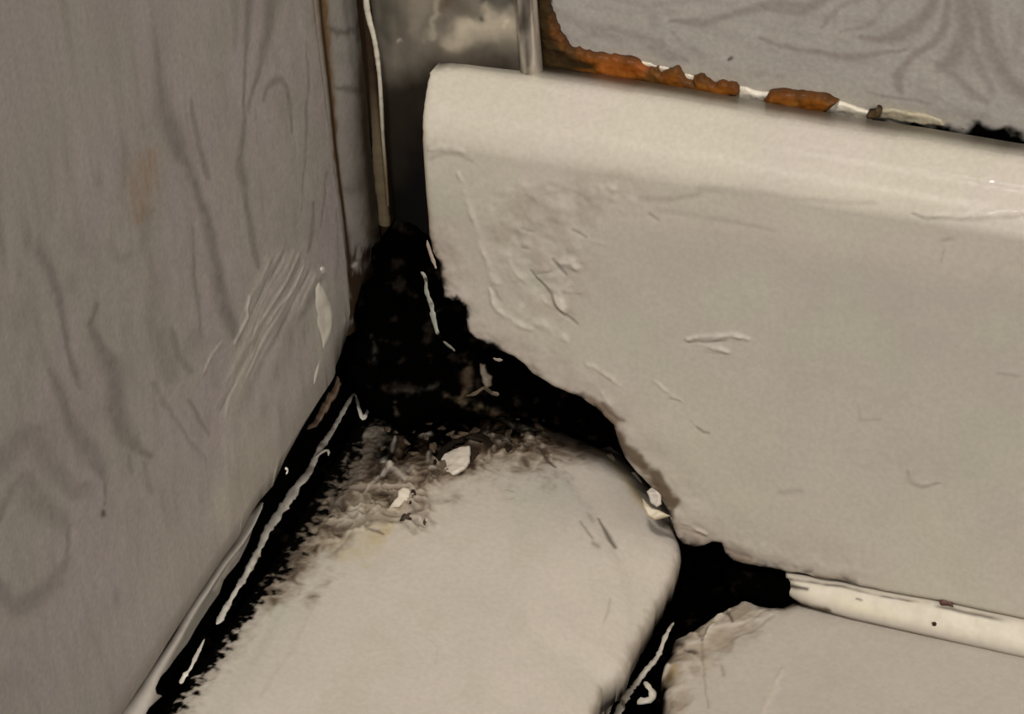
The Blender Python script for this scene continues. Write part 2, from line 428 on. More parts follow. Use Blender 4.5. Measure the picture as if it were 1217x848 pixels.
# second, set-back strip of the left wall between panel edge and corner
SS = Surf((-.13, 0, 0), (0, 1, 0), (1, 0, 0))
def t_strip(x, y, d):
    c = ones(x, PANEL * 1.22) * (1 + .05 * fbm(x, y, 3, 3, 3))[:, None]
    for p, a in [([(385,33,2),(400,37,4),(418,36,3)], .7), ([(400,102,2),(412,105,4),(430,106,3)], .7), ([(395,70,8),(420,72,8)], .15), ([(412,225,7),(432,222,9)], .45), ([(420,280,8),(418,300,8)], .3)]:
        c = mix(c, VEIN * .85, a * stroke(SS, x, y, p, .03))
    ed = stroke(SS, x, y, [(381,-30,7),(385,20,6),(388,50,5),(393,100,4),(399,180,2.2),(408,260,1.5)], .02)
    c = mix(c, np.array([.20, .115, .045]), .95 * ed)
    c = mix(c, np.array([.05, .028, .014]), stroke(SS, x, y, [(378,-30,2),(383,30,2),(391,100,2),(398,170,2),(408,250,2),(416,320,4)]))
    ol = stroke(SS, x, y, [(428,-30,6),(432,40,7),(434,100,9),(437,160,11),(442,220,12),(444,280,10)], .04)
    c = mix(c, np.array([.115, .085, .045]), .9 * ol)
    lo = region(SS, x, y, [(405,310),(425,312),(470,250),(470,440),(400,440)], 14, .15, 6)
    c = mix(c, BROWN * 1.5, lo); c = mix(c, np.array([.6, .55, .46]), stroke(SS, x, y, [(420,316,2),(423,313,2)])); c = mix(c, np.array([.6, .55, .5]), .6 * stroke(SS, x, y, [(414,190,1),(418,184,1)]))
    return c, .42
st = slab('trim_1', SS, [(330,-260),(412,-260),(429,-10),(435,80),(441,160),(450,250),(456,310),(440,385),(415,400),(360,400),(350,200)], MAT['panel'], t_strip, step_px=1.6, thick=.04, round_r=.03)
structure(st, 'narrow grey marbled strip between the left panel and the metal post')

SK = Surf((-.22, 0, 0), (0, 1, 0), (1, 0, 0))
structure(slab('trim_2', SK, None, MAT['mould'], lambda x, y, d: (ones(x, BLACK * 2), .95), lambda x, y, d: .02 * fbm(x, y, 2, 3, 3), step_px=8, thick=.2, closed=False,
     raw=[[.3, -1], [.3, 60], [-60, 60], [-60, -1]], fine=((-6, -1), (.3, 9))), 'blackened wall bed behind the left panel')
SB = Surf((0, 0, 0), (1, 0, 0), (0, -1, 0))
BV = [
 ([(650,8,5),(680,24,6),(700,36,6),(735,46,6)], .5), ([(700,30,4),(725,34,5),(758,42,5),(785,52,5),(800,66,4)], .65),
 ([(772,55,4),(785,64,5),(815,72,4)], .65), ([(800,38,2),(815,55,4),(838,68,3)], .4), ([(660,40,3),(700,52,3),(740,62,3)], .25),
 ([(795,24,2),(835,29,5),(855,22,4),(880,13,4),(905,8,6),(930,8,8),(957,11,7),(972,4,7),(992,-8,6)], .85),
 ([(774,18,5),(778,30,5)], .45), ([(895,87,3),(930,93,4)], .35), ([(720,-5,4),(770,6,4),(830,-2,4)], .4), ([(700,8,3),(750,16,3),(800,12,3)], .25),
 ([(940,40,3),(985,44,3),(1010,52,3)], .2),
 ([(977,32,2),(985,22,3),(1000,10,3.5),(1015,2,4),(1032,-8,4)], .6),
 ([(998,37,1.5),(1025,32,3),(1045,20,3),(1050,8,4),(1064,-5,4)], .5), ([(1040,-5,5),(1050,4,5)], .5),
 ([(1022,43,3),(1045,46,5),(1065,43,8),(1085,33,10),(1100,18,9),(1110,2,7),(1114,-8,6)], .9),
 ([(905,45,2),(927,53,2.5),(955,60,3),(985,66,3.5),(1010,68,4),(1035,65,4),(1058,61,3),(1075,59,2)], .8),
 ([(1128,-8,4),(1125,20,5),(1120,40,6),(1108,52,5),(1090,60,4),(1078,74,5.5),(1068,90,6.5),(1067,98,5),(1071,108,3)], .85),
 ([(1141,-8,9),(1148,20,11),(1148,45,12),(1134,66,13),(1120,78,8)], .9), ([(1120,78,6),(1140,95,6),(1155,111,5),(1172,122,4)], .8),
 ([(1160,-8,9),(1168,20,9),(1175,50,9),(1186,75,9),(1200,95,9),(1222,115,7)], .9), ([(1150,50,6),(1165,80,6),(1182,112,4)], .7),
 ([(1188,25,4),(1194,60,4)], .4), ([(1212,30,6),(1206,62,5)], .5), ([(1215,-5,8),(1225,20,8)], .3),
 ([(1030,110,1.5),(1060,116,2),(1085,118,2.5),(1108,125,2.5)], .7), ([(1050,125,5),(1120,135,7),(1170,140,6)], .4), ([(1100,100,8),(1110,115,8)], .15),
]
def t_back(x, y, d):
    c = ones(x, PANEL_B) * (1 + .04 * fbm(x, y, 2, 3, 2))[:, None]
    w = x + .5 * fbm(x, y, .7, 2, 3); v = y + .25 * fbm(x, y, .9, 3, 7)
    g = np.sin((v * 2.6 + .5 * w) * 4 + 3 * fbm(w, v, .8, 2, 4))
    c = mix(c, VEIN_B * 1.1, .22 * sm(.35, 1, g))
    tot = np.zeros_like(x)
    c = c * (1 + .06 * fbm(x, y, 7, 3, 41))[:, None]
    for p, a in BV: tot = np.maximum(tot, a * stroke(SB, x, y, p, .018, 2.8))
    c = mix(c, VEIN_B, tot * (.88 + .2 * fbm(x, y, 8, 3, 5)))
    c = mix(c, VEIN_B * .3, stroke(SB, x, y, [(866,71,1.6),(869,69,2)]))
    # yellowed, damp band along the tile
    c = mix(c, np.array([.50, .46, .38]), .6 * stroke(SB, x, y, [(690,62,6),(760,74,8),(850,94,8),(950,108,9),(1050,128,8),(1130,148,8)], .06))
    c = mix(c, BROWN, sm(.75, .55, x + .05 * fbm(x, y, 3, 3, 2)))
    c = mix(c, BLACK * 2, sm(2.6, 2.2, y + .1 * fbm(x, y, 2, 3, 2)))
    bk = region(SB, x, y, [(1148,152),(1165,146),(1200,154),(1217,159),(1300,175),(1300,260),(1040,200),(1035,144),(1060,144),(1100,147),(1125,149)], 5, .06, 5)
    c = mix(c, BLACK * 2, bk)
    return c, .42
P0 = SB.hit(np.array([600., 300.])); P1 = SB.hit(np.array([1300., -60.]))
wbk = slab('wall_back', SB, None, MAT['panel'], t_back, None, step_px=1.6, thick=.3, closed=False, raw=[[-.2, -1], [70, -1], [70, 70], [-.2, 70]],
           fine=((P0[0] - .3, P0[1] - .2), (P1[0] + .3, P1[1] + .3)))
structure(wbk, 'pale grey swirled marble panel behind the rusty sealant')

SF = Surf((0, 0, -.55), (1, 0, 0), (0, 0, 1))
def t_floor(x, y, d): return ones(x, np.array([.014, .011, .009])), .95
structure(slab('floor', SF, None, MAT['mould'], t_floor, lambda x, y, d: .04 * fbm(x, y, 2, 3, 3), step_px=8, thick=.3, closed=False,
     raw=[[-.5, .5], [-.5, -60], [70, -60], [70, .5]], fine=((-.5, -8), (9, .5))), 'blackened bed under the tiles')

# ------------------------------------------------------------------ upstand tile along the back wall
LIPH, LIPT = .50, .34
S1 = Surf((0, -1.38, 0), (1, 0, 0), (0, -.9975, .0714))
_tp = S1.hit(np.array([(560, 70.5), (1217, 175)], float), -LIPH - .30)
_k = (_tp[1, 1] - _tp[0, 1]) / (_tp[1, 0] - _tp[0, 0])
def lip(x, y):
    tt = _tp[0, 1] + _k * (x - _tp[0, 0]) - y
    a = LIPH * (tt / LIPT - 1); k = .30 - .08 * sm(1.5, 6, x)                   # sloping top, soft bend, then the flat face
    hh = np.clip(.5 + .5 * a / k, 0, 1)
    return np.maximum(a * (1 - hh) - k * hh * (1 - hh), -LIPH - .02)
def hf1(x, y): return lip(x, y)
S1.hf = hf1
LB = LIPH + .30
T1 = [(1500,224,-LB),(1217,175,-LB),(1100,156,-LB),(1000,140.5,-LB),(900,124,-LB),(800,107,-LB),(700,91,-LB),(640,82,-LB),(560,70.5,-LB),(540,69,-LB),(530,69.5,-LB),(521,73,-LB*.92),(514,80,-LB*.8),(510,89),(506,100),(502,125),(500,160),(501,190),(504,230),(507,262),(508,285),
      (512,300),(519,314),(522,339),(525,348),(523.5,357),(532,367),(541,376),(547,373),(551.5,364.6),(551,384),(554.5,404),(560,401.6),(576.7,413),(591.5,418),(606,425),(621,434),(631,446),(659,462),(688.8,474),(712,492),(727,507),(733,527),(740,545),(752,560),(764,574),(776,585),(786,598),(792,612),(802,637),(810,649),(825,653),(836.7,650),(845.6,646),(856,647),(860,659),(870,668),(886,673),(910,677),(936,682),(960,686),(1000,693),(1048,704),(1122,717.5),(1217,738),(1500,800)]
BUMPY = [(590,222),(640,214),(740,214),(760,240),(700,262),(690,300),(692,370),(660,385),(640,370),(600,330),(575,300),(585,260)]
def along(sf, x, y, p, w): return stroke(sf, x, y, [(a, b, w) for a, b in p])
R1 = [ # ridges of dried sealant on the face, two glints on the lip: points, height cm, lightness
 ([(508,178,2),(520,176,4),(535,176,4),(552,180,2)], .02, .25),
 ([(545,205,2),(553,222,3),(560,250,3.5),(568,285,3.5),(578,310,4),(586,330,5),(590,337,3)], .028, .35),
 ([(582,343,2),(588,360,3),(600,374,3.5),(615,383,3.5),(630,389,3)], .04, .55), ([(632,382,3),(648,386,5),(660,394,5),(675,404,3)], .04, .5),
 ([(612,375,3),(618,364,4)], .02, .2), ([(640,330,3),(655,350,3),(668,372,2)], .02, .15), ([(606,312,2),(625,335,2.5),(650,362,2)], .02, .2),
 ([(662,345,3.5),(665,355,5),(669,366,4.5),(671,371,2)], .06, .8), ([(668,311,4),(680,311,6),(686,318,4)], .05, .5), ([(668,345,2),(680,336,4),(688,332,4)], .03, .3),
 ([(651,227,3),(660,231,4)], .03, .35), ([(715,222,3),(728,225,3)], .025, .3), ([(620,288,3),(628,292,3),(626,300,3)], .02, .2), ([(630,256,5),(640,262,5)], .02, .15),
 ([(817,402,2),(830,400,3),(850,400,3.2),(868,397,3),(888,401,2)], .05, .5), ([(828,410,1.5),(845,411,2.5),(858,414,2.5),(867,418,1.5)], .035, .35),
 ([(1085,250,1.2),(1095,254,1.6),(1130,256,1.8),(1180,252,2),(1217,248,2.2),(1300,245,2)], .035, .35),
 ([(697,433,2),(712,440,3),(727,449,2.5),(737,458,1.5)], .03, .3), ([(778,452,1),(790,464,1.8),(800,472,2),(815,479,1)], .02, .25), ([(715,466,1.5),(724,477,2),(734,492,2)], .03, .35),
 ([(808,620,1),(818,624,2),(828,629,2),(838,635,1.5)], .035, .7), ([(858,652,1.5),(863,662,2),(875,671,2),(885,674,1.5)], .04, .8),
 ([(935,220,2),(960,240,2)], .0, 0), ([(700,285,2),(720,292,2)], .01, .1), ([(846,186,2),(853,188,2)], .03, .5), ([(1168,212,2.5),(1177,214,2.5)], .03, .5),  # last two: glints on the lip, put in as pale tinted bumps
 ([(1018,474,1.5),(1021,498,2),(1048,498,1.5)], .008, 0), ([(1078,556,2),(1082,572,3),(1092,578,3),(1116,573,2)], .012, 0), ([(930,585,3),(950,583,3)], .008, 0), ([(1190,443,2),(1210,445,2)], .01, 0),
]
C1 = [ # dark creases
 ([(656,307,1),(664,318,1.6),(673,327,1.2)], .9), ([(631,321,.8),(642,335,1.4),(655,352,1.8),(660,364,1.8),(672,375,2),(686,385,1)], .9), ([(668,348,1),(690,350,1.2)], .4),
 ([(619,271,1.2),(633,276,1)], .5), ([(680,273,1),(697,282,1.2)], .6), ([(620,294,1.5),(628,296,1.5)], .5), ([(640,325,1),(655,322,1)], .5),
 ([(583,340,1.5),(590,350,1.5),(596,358,1)], .5), ([(818,407,1),(840,406,1.3),(862,405,1)], .7), ([(836,418,1),(850,420,1),(866,421,1)], .25),
 ([(772,254,1.8),(782,262,1.4)], .5), ([(828,508,.8),(835,514,1.8),(842,515,1.2)], .8), ([(820,500,.7),(830,512,.8)], .4), ([(795,474,1),(808,477,1)], .5),
 ([(1083,254,1),(1100,260,1.5),(1140,262,1.5),(1217,256,1.5)], .35), ([(1120,286,2),(1130,284,2.5)], .35), ([(1122,298,1),(1118,312,1)], .3),
 ([(1078,560,2),(1083,574,2.5),(1095,580,2.5),(1116,575,1.5)], .4), ([(1020,480,1),(1022,499,1.4),(1046,498,1.4)], .3), ([(925,585,3),(952,584,3)], .25), ([(1185,444,2),(1212,447,2)], .2),
 ([(715,478,1.2),(724,490,2),(735,500,2)], .7), ([(706,438,1),(725,452,1.2)], .3), ([(510,190,2),(525,184,3),(545,185,2.5),(560,192,2)], .3), ([(810,628,1),(826,633,1.4),(838,638,1.2)], .5),
 ([(863,652,2),(872,657,3),(890,662,2)], .5), ([(508,175,1.2),(506,190,1)], .2), ([(515,84,2),(517,86,1.5)], .6), ([(760,237,4),(800,238,4),(830,232,3)], .3), ([(830,225,4),(880,228,5),(950,238,3),(1040,243,2)], .26), ([(780,250,4),(860,262,3),(920,275,2)], .2),
]
EDGE1 = [(508,285),(519,314),(525,348),(541,376),(560,402),(606,425),(659,462),(712,492),(733,525),(765,560),(789,596),(810,649),(860,659),(936,682),(1000,693)]
def h1(x, y, d):
    h = .004 * fbm(x, y, 1.2, 3, 3)
    tt = _tp[0, 1] + _k * (x - _tp[0, 0]) - y
    h = h + (.008 + .022 * sm(3, 6.5, x)) * np.exp(-((tt - .10 + .01 * fbm(x, 0 * x, .7, 2, 2)) / .04) ** 2) * sm(2.2, 4.5, x)
    b = region(S1, x, y, BUMPY, 16, .08)
    h = h + .020 * b * fbm(x, y, 3.2, 3, 6)
    nn = .65 + .9 * fbm(x, y, 6, 3, 31)
    for p, a, _ in R1: h = h + a * .42 * stroke(S1, x, y, p, .02) * nn
    for p, a in C1: h = h - .014 * a * stroke(S1, x, y, p, .01)
    P = S1.at(np.array(EDGE1, float)); e = seg_dist(x, y, P)[0]
    h = h + .02 * np.exp(-(e / .35) ** 2) * fbm(x, y, 3.5, 3, 8)
    return h
def t1(x, y, d):
    c = ones(x, CREAM)
    tt = (_tp[0, 1] + _k * (x - _tp[0, 0]) - y)
    # glaze is clean on the lip, filmed with soap on the face
    c = mix(c, np.array([.50, .465, .40]), sm(.7, 1.25, tt + .12 * fbm(x, y, 1.5, 3, 4)) * .75)
    c = c * (1 + .035 * fbm(x, y, 1.4, 3, 2))[:, None]
    c = mix(c, c * [.99, 1.02, .97], sm(-.1, .5, fbm(x, y, .8, 2, 12)))
    b = region(S1, x, y, BUMPY, 22, .1)
    c = mix(c, np.array([.43, .36, .30]), .42 * b * sm(-.4, .4, fbm(x, y, 2.6, 4, 6)))
    P = S1.at(np.array(EDGE1, float)); e = seg_dist(x, y, P)[0]
    c = mix(c, np.array([.40, .335, .285]), .60 * np.exp(-(e / .38) ** 2) * (.7 + .5 * fbm(x, y, 3, 3, 2)))
    c = mix(c, np.array([.16, .105, .06]), .8 * np.exp(-(e / .07) ** 2) * sm(-.35, .3, fbm(x, y, 5, 3, 3)))
    c = mix(c, np.array([.50, .38, .27]), .5 * stroke(S1, x, y, [(501,100,3),(501,160,3),(504,220,3),(508,280,4)], .02))
    for p, _, a in R1:
        if a: c = mix(c, np.array([.80, .75, .66]), .62 * a * stroke(S1, x, y, p, .02) * (.7 + .8 * fbm(x, y, 6, 3, 31)))
    for p, a in C1: c = mix(c, np.array([.09, .07, .05]), .62 * a * stroke(S1, x, y, p, .01))
    # brown grime under the diagonal edge
    g = region(S1, x, y, [(722,496),(738,512),(760,540),(780,560),(796,578),(808,596),(800,612),(790,600),(770,565),(740,540),(728,520)], 4, .05, 5)
    c = mix(c, np.array([.11, .075, .045]), .95 * g)
    g = region(S1, x, y, [(692,468),(720,478),(740,500),(730,515),(712,496)], 4, .04, 5); c = mix(c, np.array([.14, .09, .055]), .8 * g)
    g = region(S1, x, y, [(797,610),(850,640),(880,650),(895,668),(860,655),(830,652),(805,648)], 7, .06, 4); c = mix(c, np.array([.32, .26, .21]), .55 * g)
    g = region(S1, x, y, [(500,296),(521,312),(530,350),(552,360),(560,398),(590,414),(560,420),(510,360)], 3, .06, 7, 4); c = mix(c, BLACK, g)
    m = np.exp(-(d / .035) ** 2) * sm(-.1, .25, fbm(x, y, 6, 3, 5)) * sm(.3, -.1, e); c = mix(c, BLACK, m)
    mm = np.exp(-(d / .10) ** 2) * (1 - sm(.03, .3, e)) * sm(.05, .4, fbm(x, y, 4, 4, 15)); c = mix(c, BLACK * 5, mm)
    gl = .30 + .12 * b + .2 * sm(1.0, 1.4, tt) - .13 * sm(.6, .3, tt) * sm(0, 2, x)
    return c, gl
o = slab('upstand_tile', S1, T1, MAT['tile'], t1, h1, step_px=1.9, thick=.30, round_r=.08, round_h=.06)
tag(o, 'large cream glazed upstand tile with a rounded shiny top lip against the back wall', 'tile')

# ------------------------------------------------------------------ edging tile along the left wall
_t = math.radians(9)
S2 = Surf((0, 0, 1.22), (math.cos(_t), 0, -math.sin(_t)), (math.sin(_t), 0, math.cos(_t)))
RE = [(640,508),(700,536),(740,548),(765,575),(790,605),(800,630),(808,650),(810,663),(803,688),(783,722),(767,750),(752,780),(743,803),(735,811),(717,824),(705,858),(680,910)]
LOW = .32
_re = S2.hit(np.array(RE[5:], float), -LOW); _fe = S2.hit(np.array([(436,478),(500,476),(560,474),(620,494)], float), -.2)
_re2 = S2.hit(np.array([(600,486),(640,504),(700,533),(740,548),(765,575),(790,605),(800,630)], float), -.3)
def hf2(x, y):
    e = 1 - np.clip(seg_dist(x, y, _re)[0] / 1.25, 0, 1); h = -LOW * (1 - np.sqrt(np.clip(1 - e * e, 0, 1)))
    e = 1 - np.clip(seg_dist(x, y, _re2)[0] / .7, 0, 1); h = np.minimum(h, -.30 * (1 - np.sqrt(np.clip(1 - e * e, 0, 1))))
    e = 1 - np.clip(seg_dist(x, y, _fe)[0] / .6, 0, 1); h = np.minimum(h, -.2 * (1 - np.sqrt(np.clip(1 - e * e, 0, 1))))
    return np.maximum(h - .05 * np.clip(.9 - x, 0, 1.) ** 2, -.6)
S2.hf = hf2
T2 = [(436,478,-.2),(500,476,-.2),(560,474,-.2),(600,486,-.25),(636,503,-.3),(655,513,-.3),(680,524,-.3),(700,534,-.3),(724,537,-.3),(740,546,-.3),(752,560,-.3),(765,573,-.3),(778,588,-.3),(790,603,-.35),(795,612,-.38),(801,630,-LOW),(808,650,-LOW),(810,663,-LOW),(803,688,-LOW),(783,722,-LOW),(767,750,-LOW),(752,780,-LOW),(743,803,-LOW),(735,811,-LOW),(717,824,-LOW),(705,858,-LOW),(640,990,-LOW),
      (120,990,-.04),(178,870,-.04),(200,840,-.04),(222,808,-.04),(250,770,-.04),(280,727,-.04),(312,682,-.04),(340,640,-.04),(365,598,-.04),(392,555,-.04),(415,515,-.04)]
CRUST = [(380,600),(398,555),(420,515),(450,478),(560,470),(620,488),(655,540),(640,548),(600,545),(560,540),(545,560),(520,570),(508,590),(515,625),(490,632),(470,615),(450,625),(410,640),(390,640)]
def crag(x, y):
    a = x + .08 * fbm(x, y, 4, 2, 2); b = y + .08 * fbm(x, y, 4, 2, 7)
    return .6 * ridged(a, b, 3.6, 4, 2) + .4 * ridged(a, b, 8.5, 3, 5)
def crust(x, y): return region(S2, x, y, CRUST, 9, .10, 4, 3)
LEFT2 = [(430,490),(415,515),(392,555),(365,598),(340,640),(312,682),(280,727),(250,770),(222,808),(178,870)]
D2 = [([(689,621,1),(697,631,1.4),(704,640,1.6)], .5), ([(705,646,3),(711,650,3.5)], .45), ([(712,615,.8),(718,627,2),(724,638,3),(730,648,2.5)], .9), ([(700,612,3),(704,620,3)], .25),
      ([(632,528,1.5),(640,533,2),(650,544,2.4),(660,555,1.2)], 1.), ([(636,506,1.4),(637,524,1.5),(642,532,2)], .9), ([(646,533,3),(649,536,2.5)], .9),
      ([(378,706,3),(351,764,3),(310,828,3)], .08), ([(405,650,3),(350,700,4),(300,790,4)], .07), ([(600,582,.8),(610,585,.8)], .3), ([(726,712,1),(722,728,1.4),(716,742,1)], .3),
      ([(440,600,.8),(455,604,1.2),(465,606,.8)], .8), ([(400,655,.6),(420,632,1)], .4), ([(438,630,1),(450,632,2.2),(456,636,1)], .8), ([(385,610,1),(375,640,1)], .3), ([(590,535,1.5),(605,530,3),(613,531,3)], .9),
      ([(475,520,3),(478,530,4)], .8), ([(560,560,1),(576,548,1.2)], .2), ([(470,585,1),(462,596,1)], .5), ([(500,755,1),(520,770,1.4),(517,790,1)], .12), ([(405,590,1),(380,602,1)], .5)]
L2 = [([(460,552,3),(470,562,3),(482,572,2)], .9), ([(430,590,1.5),(448,570,2.2),(465,556,2.5)], .8), ([(455,548,3.5),(462,553,3)], .9), ([(478,560,3),(490,562,3)], .6), ([(500,520,2),(512,516,2)], .5), ([(470,520,2),(466,535,2)], .5),
      ([(511,560,1.6),(517,558,2.2)], 1.), ([(593,527,3),(602,524,3.4)], .8), ([(618,508,3),(626,510,3.5),(630,520,3)], .6), ([(596,498,2.5),(610,505,2.5)], .4), ([(576,514,2.5),(586,520,2)], .7), ([(508,552,1),(510,540,2)], .6), ([(512,570,1),(525,578,1.5)], .4)]
def h2(x, y, d):
    h = .004 * fbm(x, y, 1.1, 3, 3)
    k = crust(x, y)
    h = h + k * (.10 * crag(x, y) - .04)
    for p, a in D2: h = h - .018 * a * stroke(S2, x, y, p, .012)
    for p, a in L2: h = h + .018 * a * stroke(S2, x, y, p, .012)
    # lower shelf of old sealant: a thin sheet standing proud left of this line
    s = region(S2, x, y, [(660,556),(676,578),(700,604),(715,640),(745,690),(752,740),(700,1000),(100,1000),(380,640),(430,560),(560,530),(630,530)], 9, .03)
    h = h + .018 * s
    P = S2.at(np.array(LEFT2, float)); e = seg_dist(x, y, P)[0]
    h = h + .014 * np.exp(-(e / .2) ** 2) * fbm(x, y, 5, 4, 8)
    P = S2.at(np.array(RE, float)); e = seg_dist(x, y, P)[0]
    return h + .004 * np.exp(-(e / .12) ** 2) * fbm(x, y, 6, 3, 9)
def t2(x, y, d):
    c = ones(x, IVORY) * (1 + .04 * fbm(x, y, 1.3, 4, 2))[:, None]
    c = mix(c, c * [.93, .97, .93], .7 * sm(0, .5, fbm(x, y, 1.6, 4, 14)))
    st_ = region(S2, x, y, [(640,552),(660,560),(676,578),(712,630),(690,640),(640,600),(560,560),(600,540)], 10, .15)
    c = mix(c, np.array([.44, .43, .37]), .35 * st_)
    ye = region(S2, x, y, [(380,600),(430,575),(470,585),(478,612),(460,640),(430,662),(395,665),(375,640)], 9, .12, 4)
    c = mix(c, YEL, 1.0 * ye * (.7 + .5 * fbm(x, y, 4, 3, 3)))
    yo = region(S2, x, y, [(390,560),(620,540),(560,600),(480,650),(340,680)], 30, .3, 3); c = mix(c, np.array([.50, .45, .35]), .4 * yo)
    k = crust(x, y); r = crag(x, y)
    c = mix(c, np.array([.13, .095, .065]), k * .85 * sm(.80, .40, r))
    c = mix(c, np.array([.30, .24, .18]), k * .5 * sm(.3, .7, r))
    # black growth: thick at the far end, fading towards the viewer
    P = S2.at(np.array(LEFT2, float)); e = seg_dist(x, y, P)[0]
    # grey-green damp along it
    c = mix(c, np.array([.43, .42, .35]), .45 * np.exp(-((e - .45) / .22) ** 2))
    LN = S2.at(np.array([(330,650),(372,590),(405,560),(440,548),(480,545),(515,535),(550,516),(590,508),(640,508),(690,500)], float))
    u = seg_dist(*met(S2, x, y), np.stack(met(S2, LN[:, 0], LN[:, 1]), 1))[0]
    far = region(S2, x, y, [(330,650),(372,590),(405,560),(440,548),(480,545),(515,535),(550,516),(590,508),(640,508),(690,500),(690,400),(300,400),(250,650)], 1)
    sd = np.where(far > .5, u, -u)                       # cm beyond the front of the growth
    nn = fbm(x, y, 3.2, 5, 6)
    c = mix(c, np.array([.20, .15, .10]), .9 * sm(-.65, -.22, sd + .22 * nn - .30 * (r - .45)))
    c = mix(c, BROWN, .97 * sm(-.42, -.12, sd + .22 * nn - .45 * (r - .45)))
    c = mix(c, BLACK, sm(-.20, .06, sd + .15 * nn - .40 * (r - .45)))
    P = S2.at(np.array(LEFT2, float)); e = seg_dist(x, y, P)[0] 
    n = .6 * fbm(x, y, 4.5, 4, 21) + .8 * fbm(x, y, 13, 3, 22); wv = .20 * sm(-9.5, -1.5, y) + .05
    c = mix(c, np.array([.20, .165, .125]), .85 * sm(wv * 1.9, 0, e + .12 * n))
    c = mix(c, BLACK * 2, sm(wv * 1.0, wv * .55, e + .16 * n))
    for p, a in L2: c = mix(c, np.array([.50, .44, .36]), .55 * a * stroke(S2, x, y, p, .012))
    up_ = np.ones_like(x)
    for p, a in D2: c = mix(c, BROWN * 1.3, .9 * a * stroke(S2, x, y, p, .012))
    P = S2.at(np.array(RE, float)); e = seg_dist(x, y, P)[0]
    c = mix(c, np.array([.30, .24, .17]), .5 * sm(.10, 0, e + .05 * n)); pass
    y2 = stroke(S2, x, y, [(706,534,5),(728,545,7),(742,565,6),(756,588,5),(765,600,4)], .03); c = mix(c, np.array([.50, .40, .24]), .75 * y2)
    return c, .30 + .3 * k
o2 = slab('edging_tile', S2, T2, MAT['tile'], t2, h2, step_px=1.9, thick=.25, round_r=.05, jag=.012, jagf=5)
tag(o2, 'rounded cream edging tile running along the left wall with a crusted mouldy far end', 'tile')

# ------------------------------------------------------------------ floor tile, lower right
S3 = Surf((0, 0, .12), (1, 0, 0), (0, 0, 1))
T3 = [(885,706),(905,713),(928,714),(945,706),(1000,712),(1217,754),(1500,810),(1500,1150),(700,1150),(760,920),(783,850),(787,827),(784,809),(787,786),(796,768),(800,752),(829,737),(847,725),(865,714)]
CR3 = [(800,752),(847,724),(885,704),(935,712),(900,740),(860,775),(830,800),(810,850),(780,860),(782,800)]
D3 = [([(834,759,1),(840,748,1.2),(848,737,1.5)], .6), ([(834,759,1),(829,747,1.2)], .5), ([(834,759,1.2),(835,782,1.4),(838,812,1),(842,840,1)], .4), ([(804,758,4),(808,761,4)], 1.), ([(818,771,2.5),(825,773,3)], .9), ([(812,770,1),(820,771,1)],.7),
      ([(863,722,2),(868,730,2),(872,739,1.4)], .9), ([(858,790,2),(860,800,2)], .35), ([(850,780,6),(900,750,5)], .12), ([(870,760,1.4),(905,742,1.4),(920,730,1)], .3), ([(880,745,1),(915,722,1)], .3),
      ([(787,830,5),(786,850,6)], 1.), ([(788,805,5),(795,800,4)], .7), ([(800,715,2),(790,790,2)], .0), ([(1109,740,1.6),(1112,741,1.8)], 1.)]
L3 = [([(844,740,2),(852,730,3),(858,728,2)], .7), ([(820,745,3),(826,752,3)], .6), ([(848,742,1.6),(838,755,1.6)], .7), ([(880,712,2),(892,712,2)], .4), ([(930,795,2),(922,812,4),(908,845,4)], .3), ([(787,795,3),(792,785,3)], .7), ([(862,722,2),(867,718,2)], .8)]
def h3(x, y, d):
    k = region(S3, x, y, CR3, 12, .12)
    h = .003 * fbm(x, y, 1.2, 3, 5) + k * (.04 * ridged(x, y, 2.6, 4, 8) - .02)
    for p, a in D3: h = h - .02 * a * stroke(S3, x, y, p, .02)
    for p, a in L3: h = h + .03 * a * stroke(S3, x, y, p, .02)
    return h
def t3(x, y, d):
    c = ones(x, IVORY * .83) * (1 + .035 * fbm(x, y, 1.4, 4, 6))[:, None]
    c = mix(c, np.array([.46, .42, .35]), .5 * region(S3, x, y, [(870,780),(940,730),(960,760),(900,848),(850,848)], 30, .3))
    k = region(S3, x, y, CR3, 12, .14); r = ridged(x, y, 2.6, 4, 8)
    c = mix(c, np.array([.22, .165, .11]), k * .75 * sm(.75, .35, r)); c = mix(c, np.array([.40, .34, .26]), k * .4)
    e = np.exp(-(d / .10) ** 2) * region(S3, x, y, [(940,690),(940,725),(800,870),(740,870),(760,740)], 12)
    c = mix(c, BROWN, e * sm(-.2, .3, fbm(x, y, 5, 3, 3)))
    c = mix(c, BLACK, sm(.05, .01, d + .05 * fbm(x, y, 5, 3, 4)) * region(S3, x, y, [(940,690),(940,725),(800,870),(740,870),(760,740)], 12))
    c = mix(c, np.array([.30, .20, .06]), .7 * stroke(S3, x, y, [(796,800,4),(802,790,4)], .04))
    for p, a in L3: c = mix(c, np.array([.62, .55, .44]), .75 * a * stroke(S3, x, y, p, .02))
    for p, a in D3: c = mix(c, BROWN, .9 * a * stroke(S3, x, y, p, .02))
    c = mix(c, np.array([.06, .04, .018]), stroke(S3, x, y, [(925,716,4),(950,714,5),(970,719,4),(990,726,3)], .03))
    return c, .34 + .2 * k
o3 = slab('floor_tile', S3, T3, MAT['tile'], t3, h3, step_px=1.9, thick=.5, round_r=.22, round_h=.14)
tag(o3, 'beige glazed floor tile at the lower right, below the long sealant bead', 'tile')

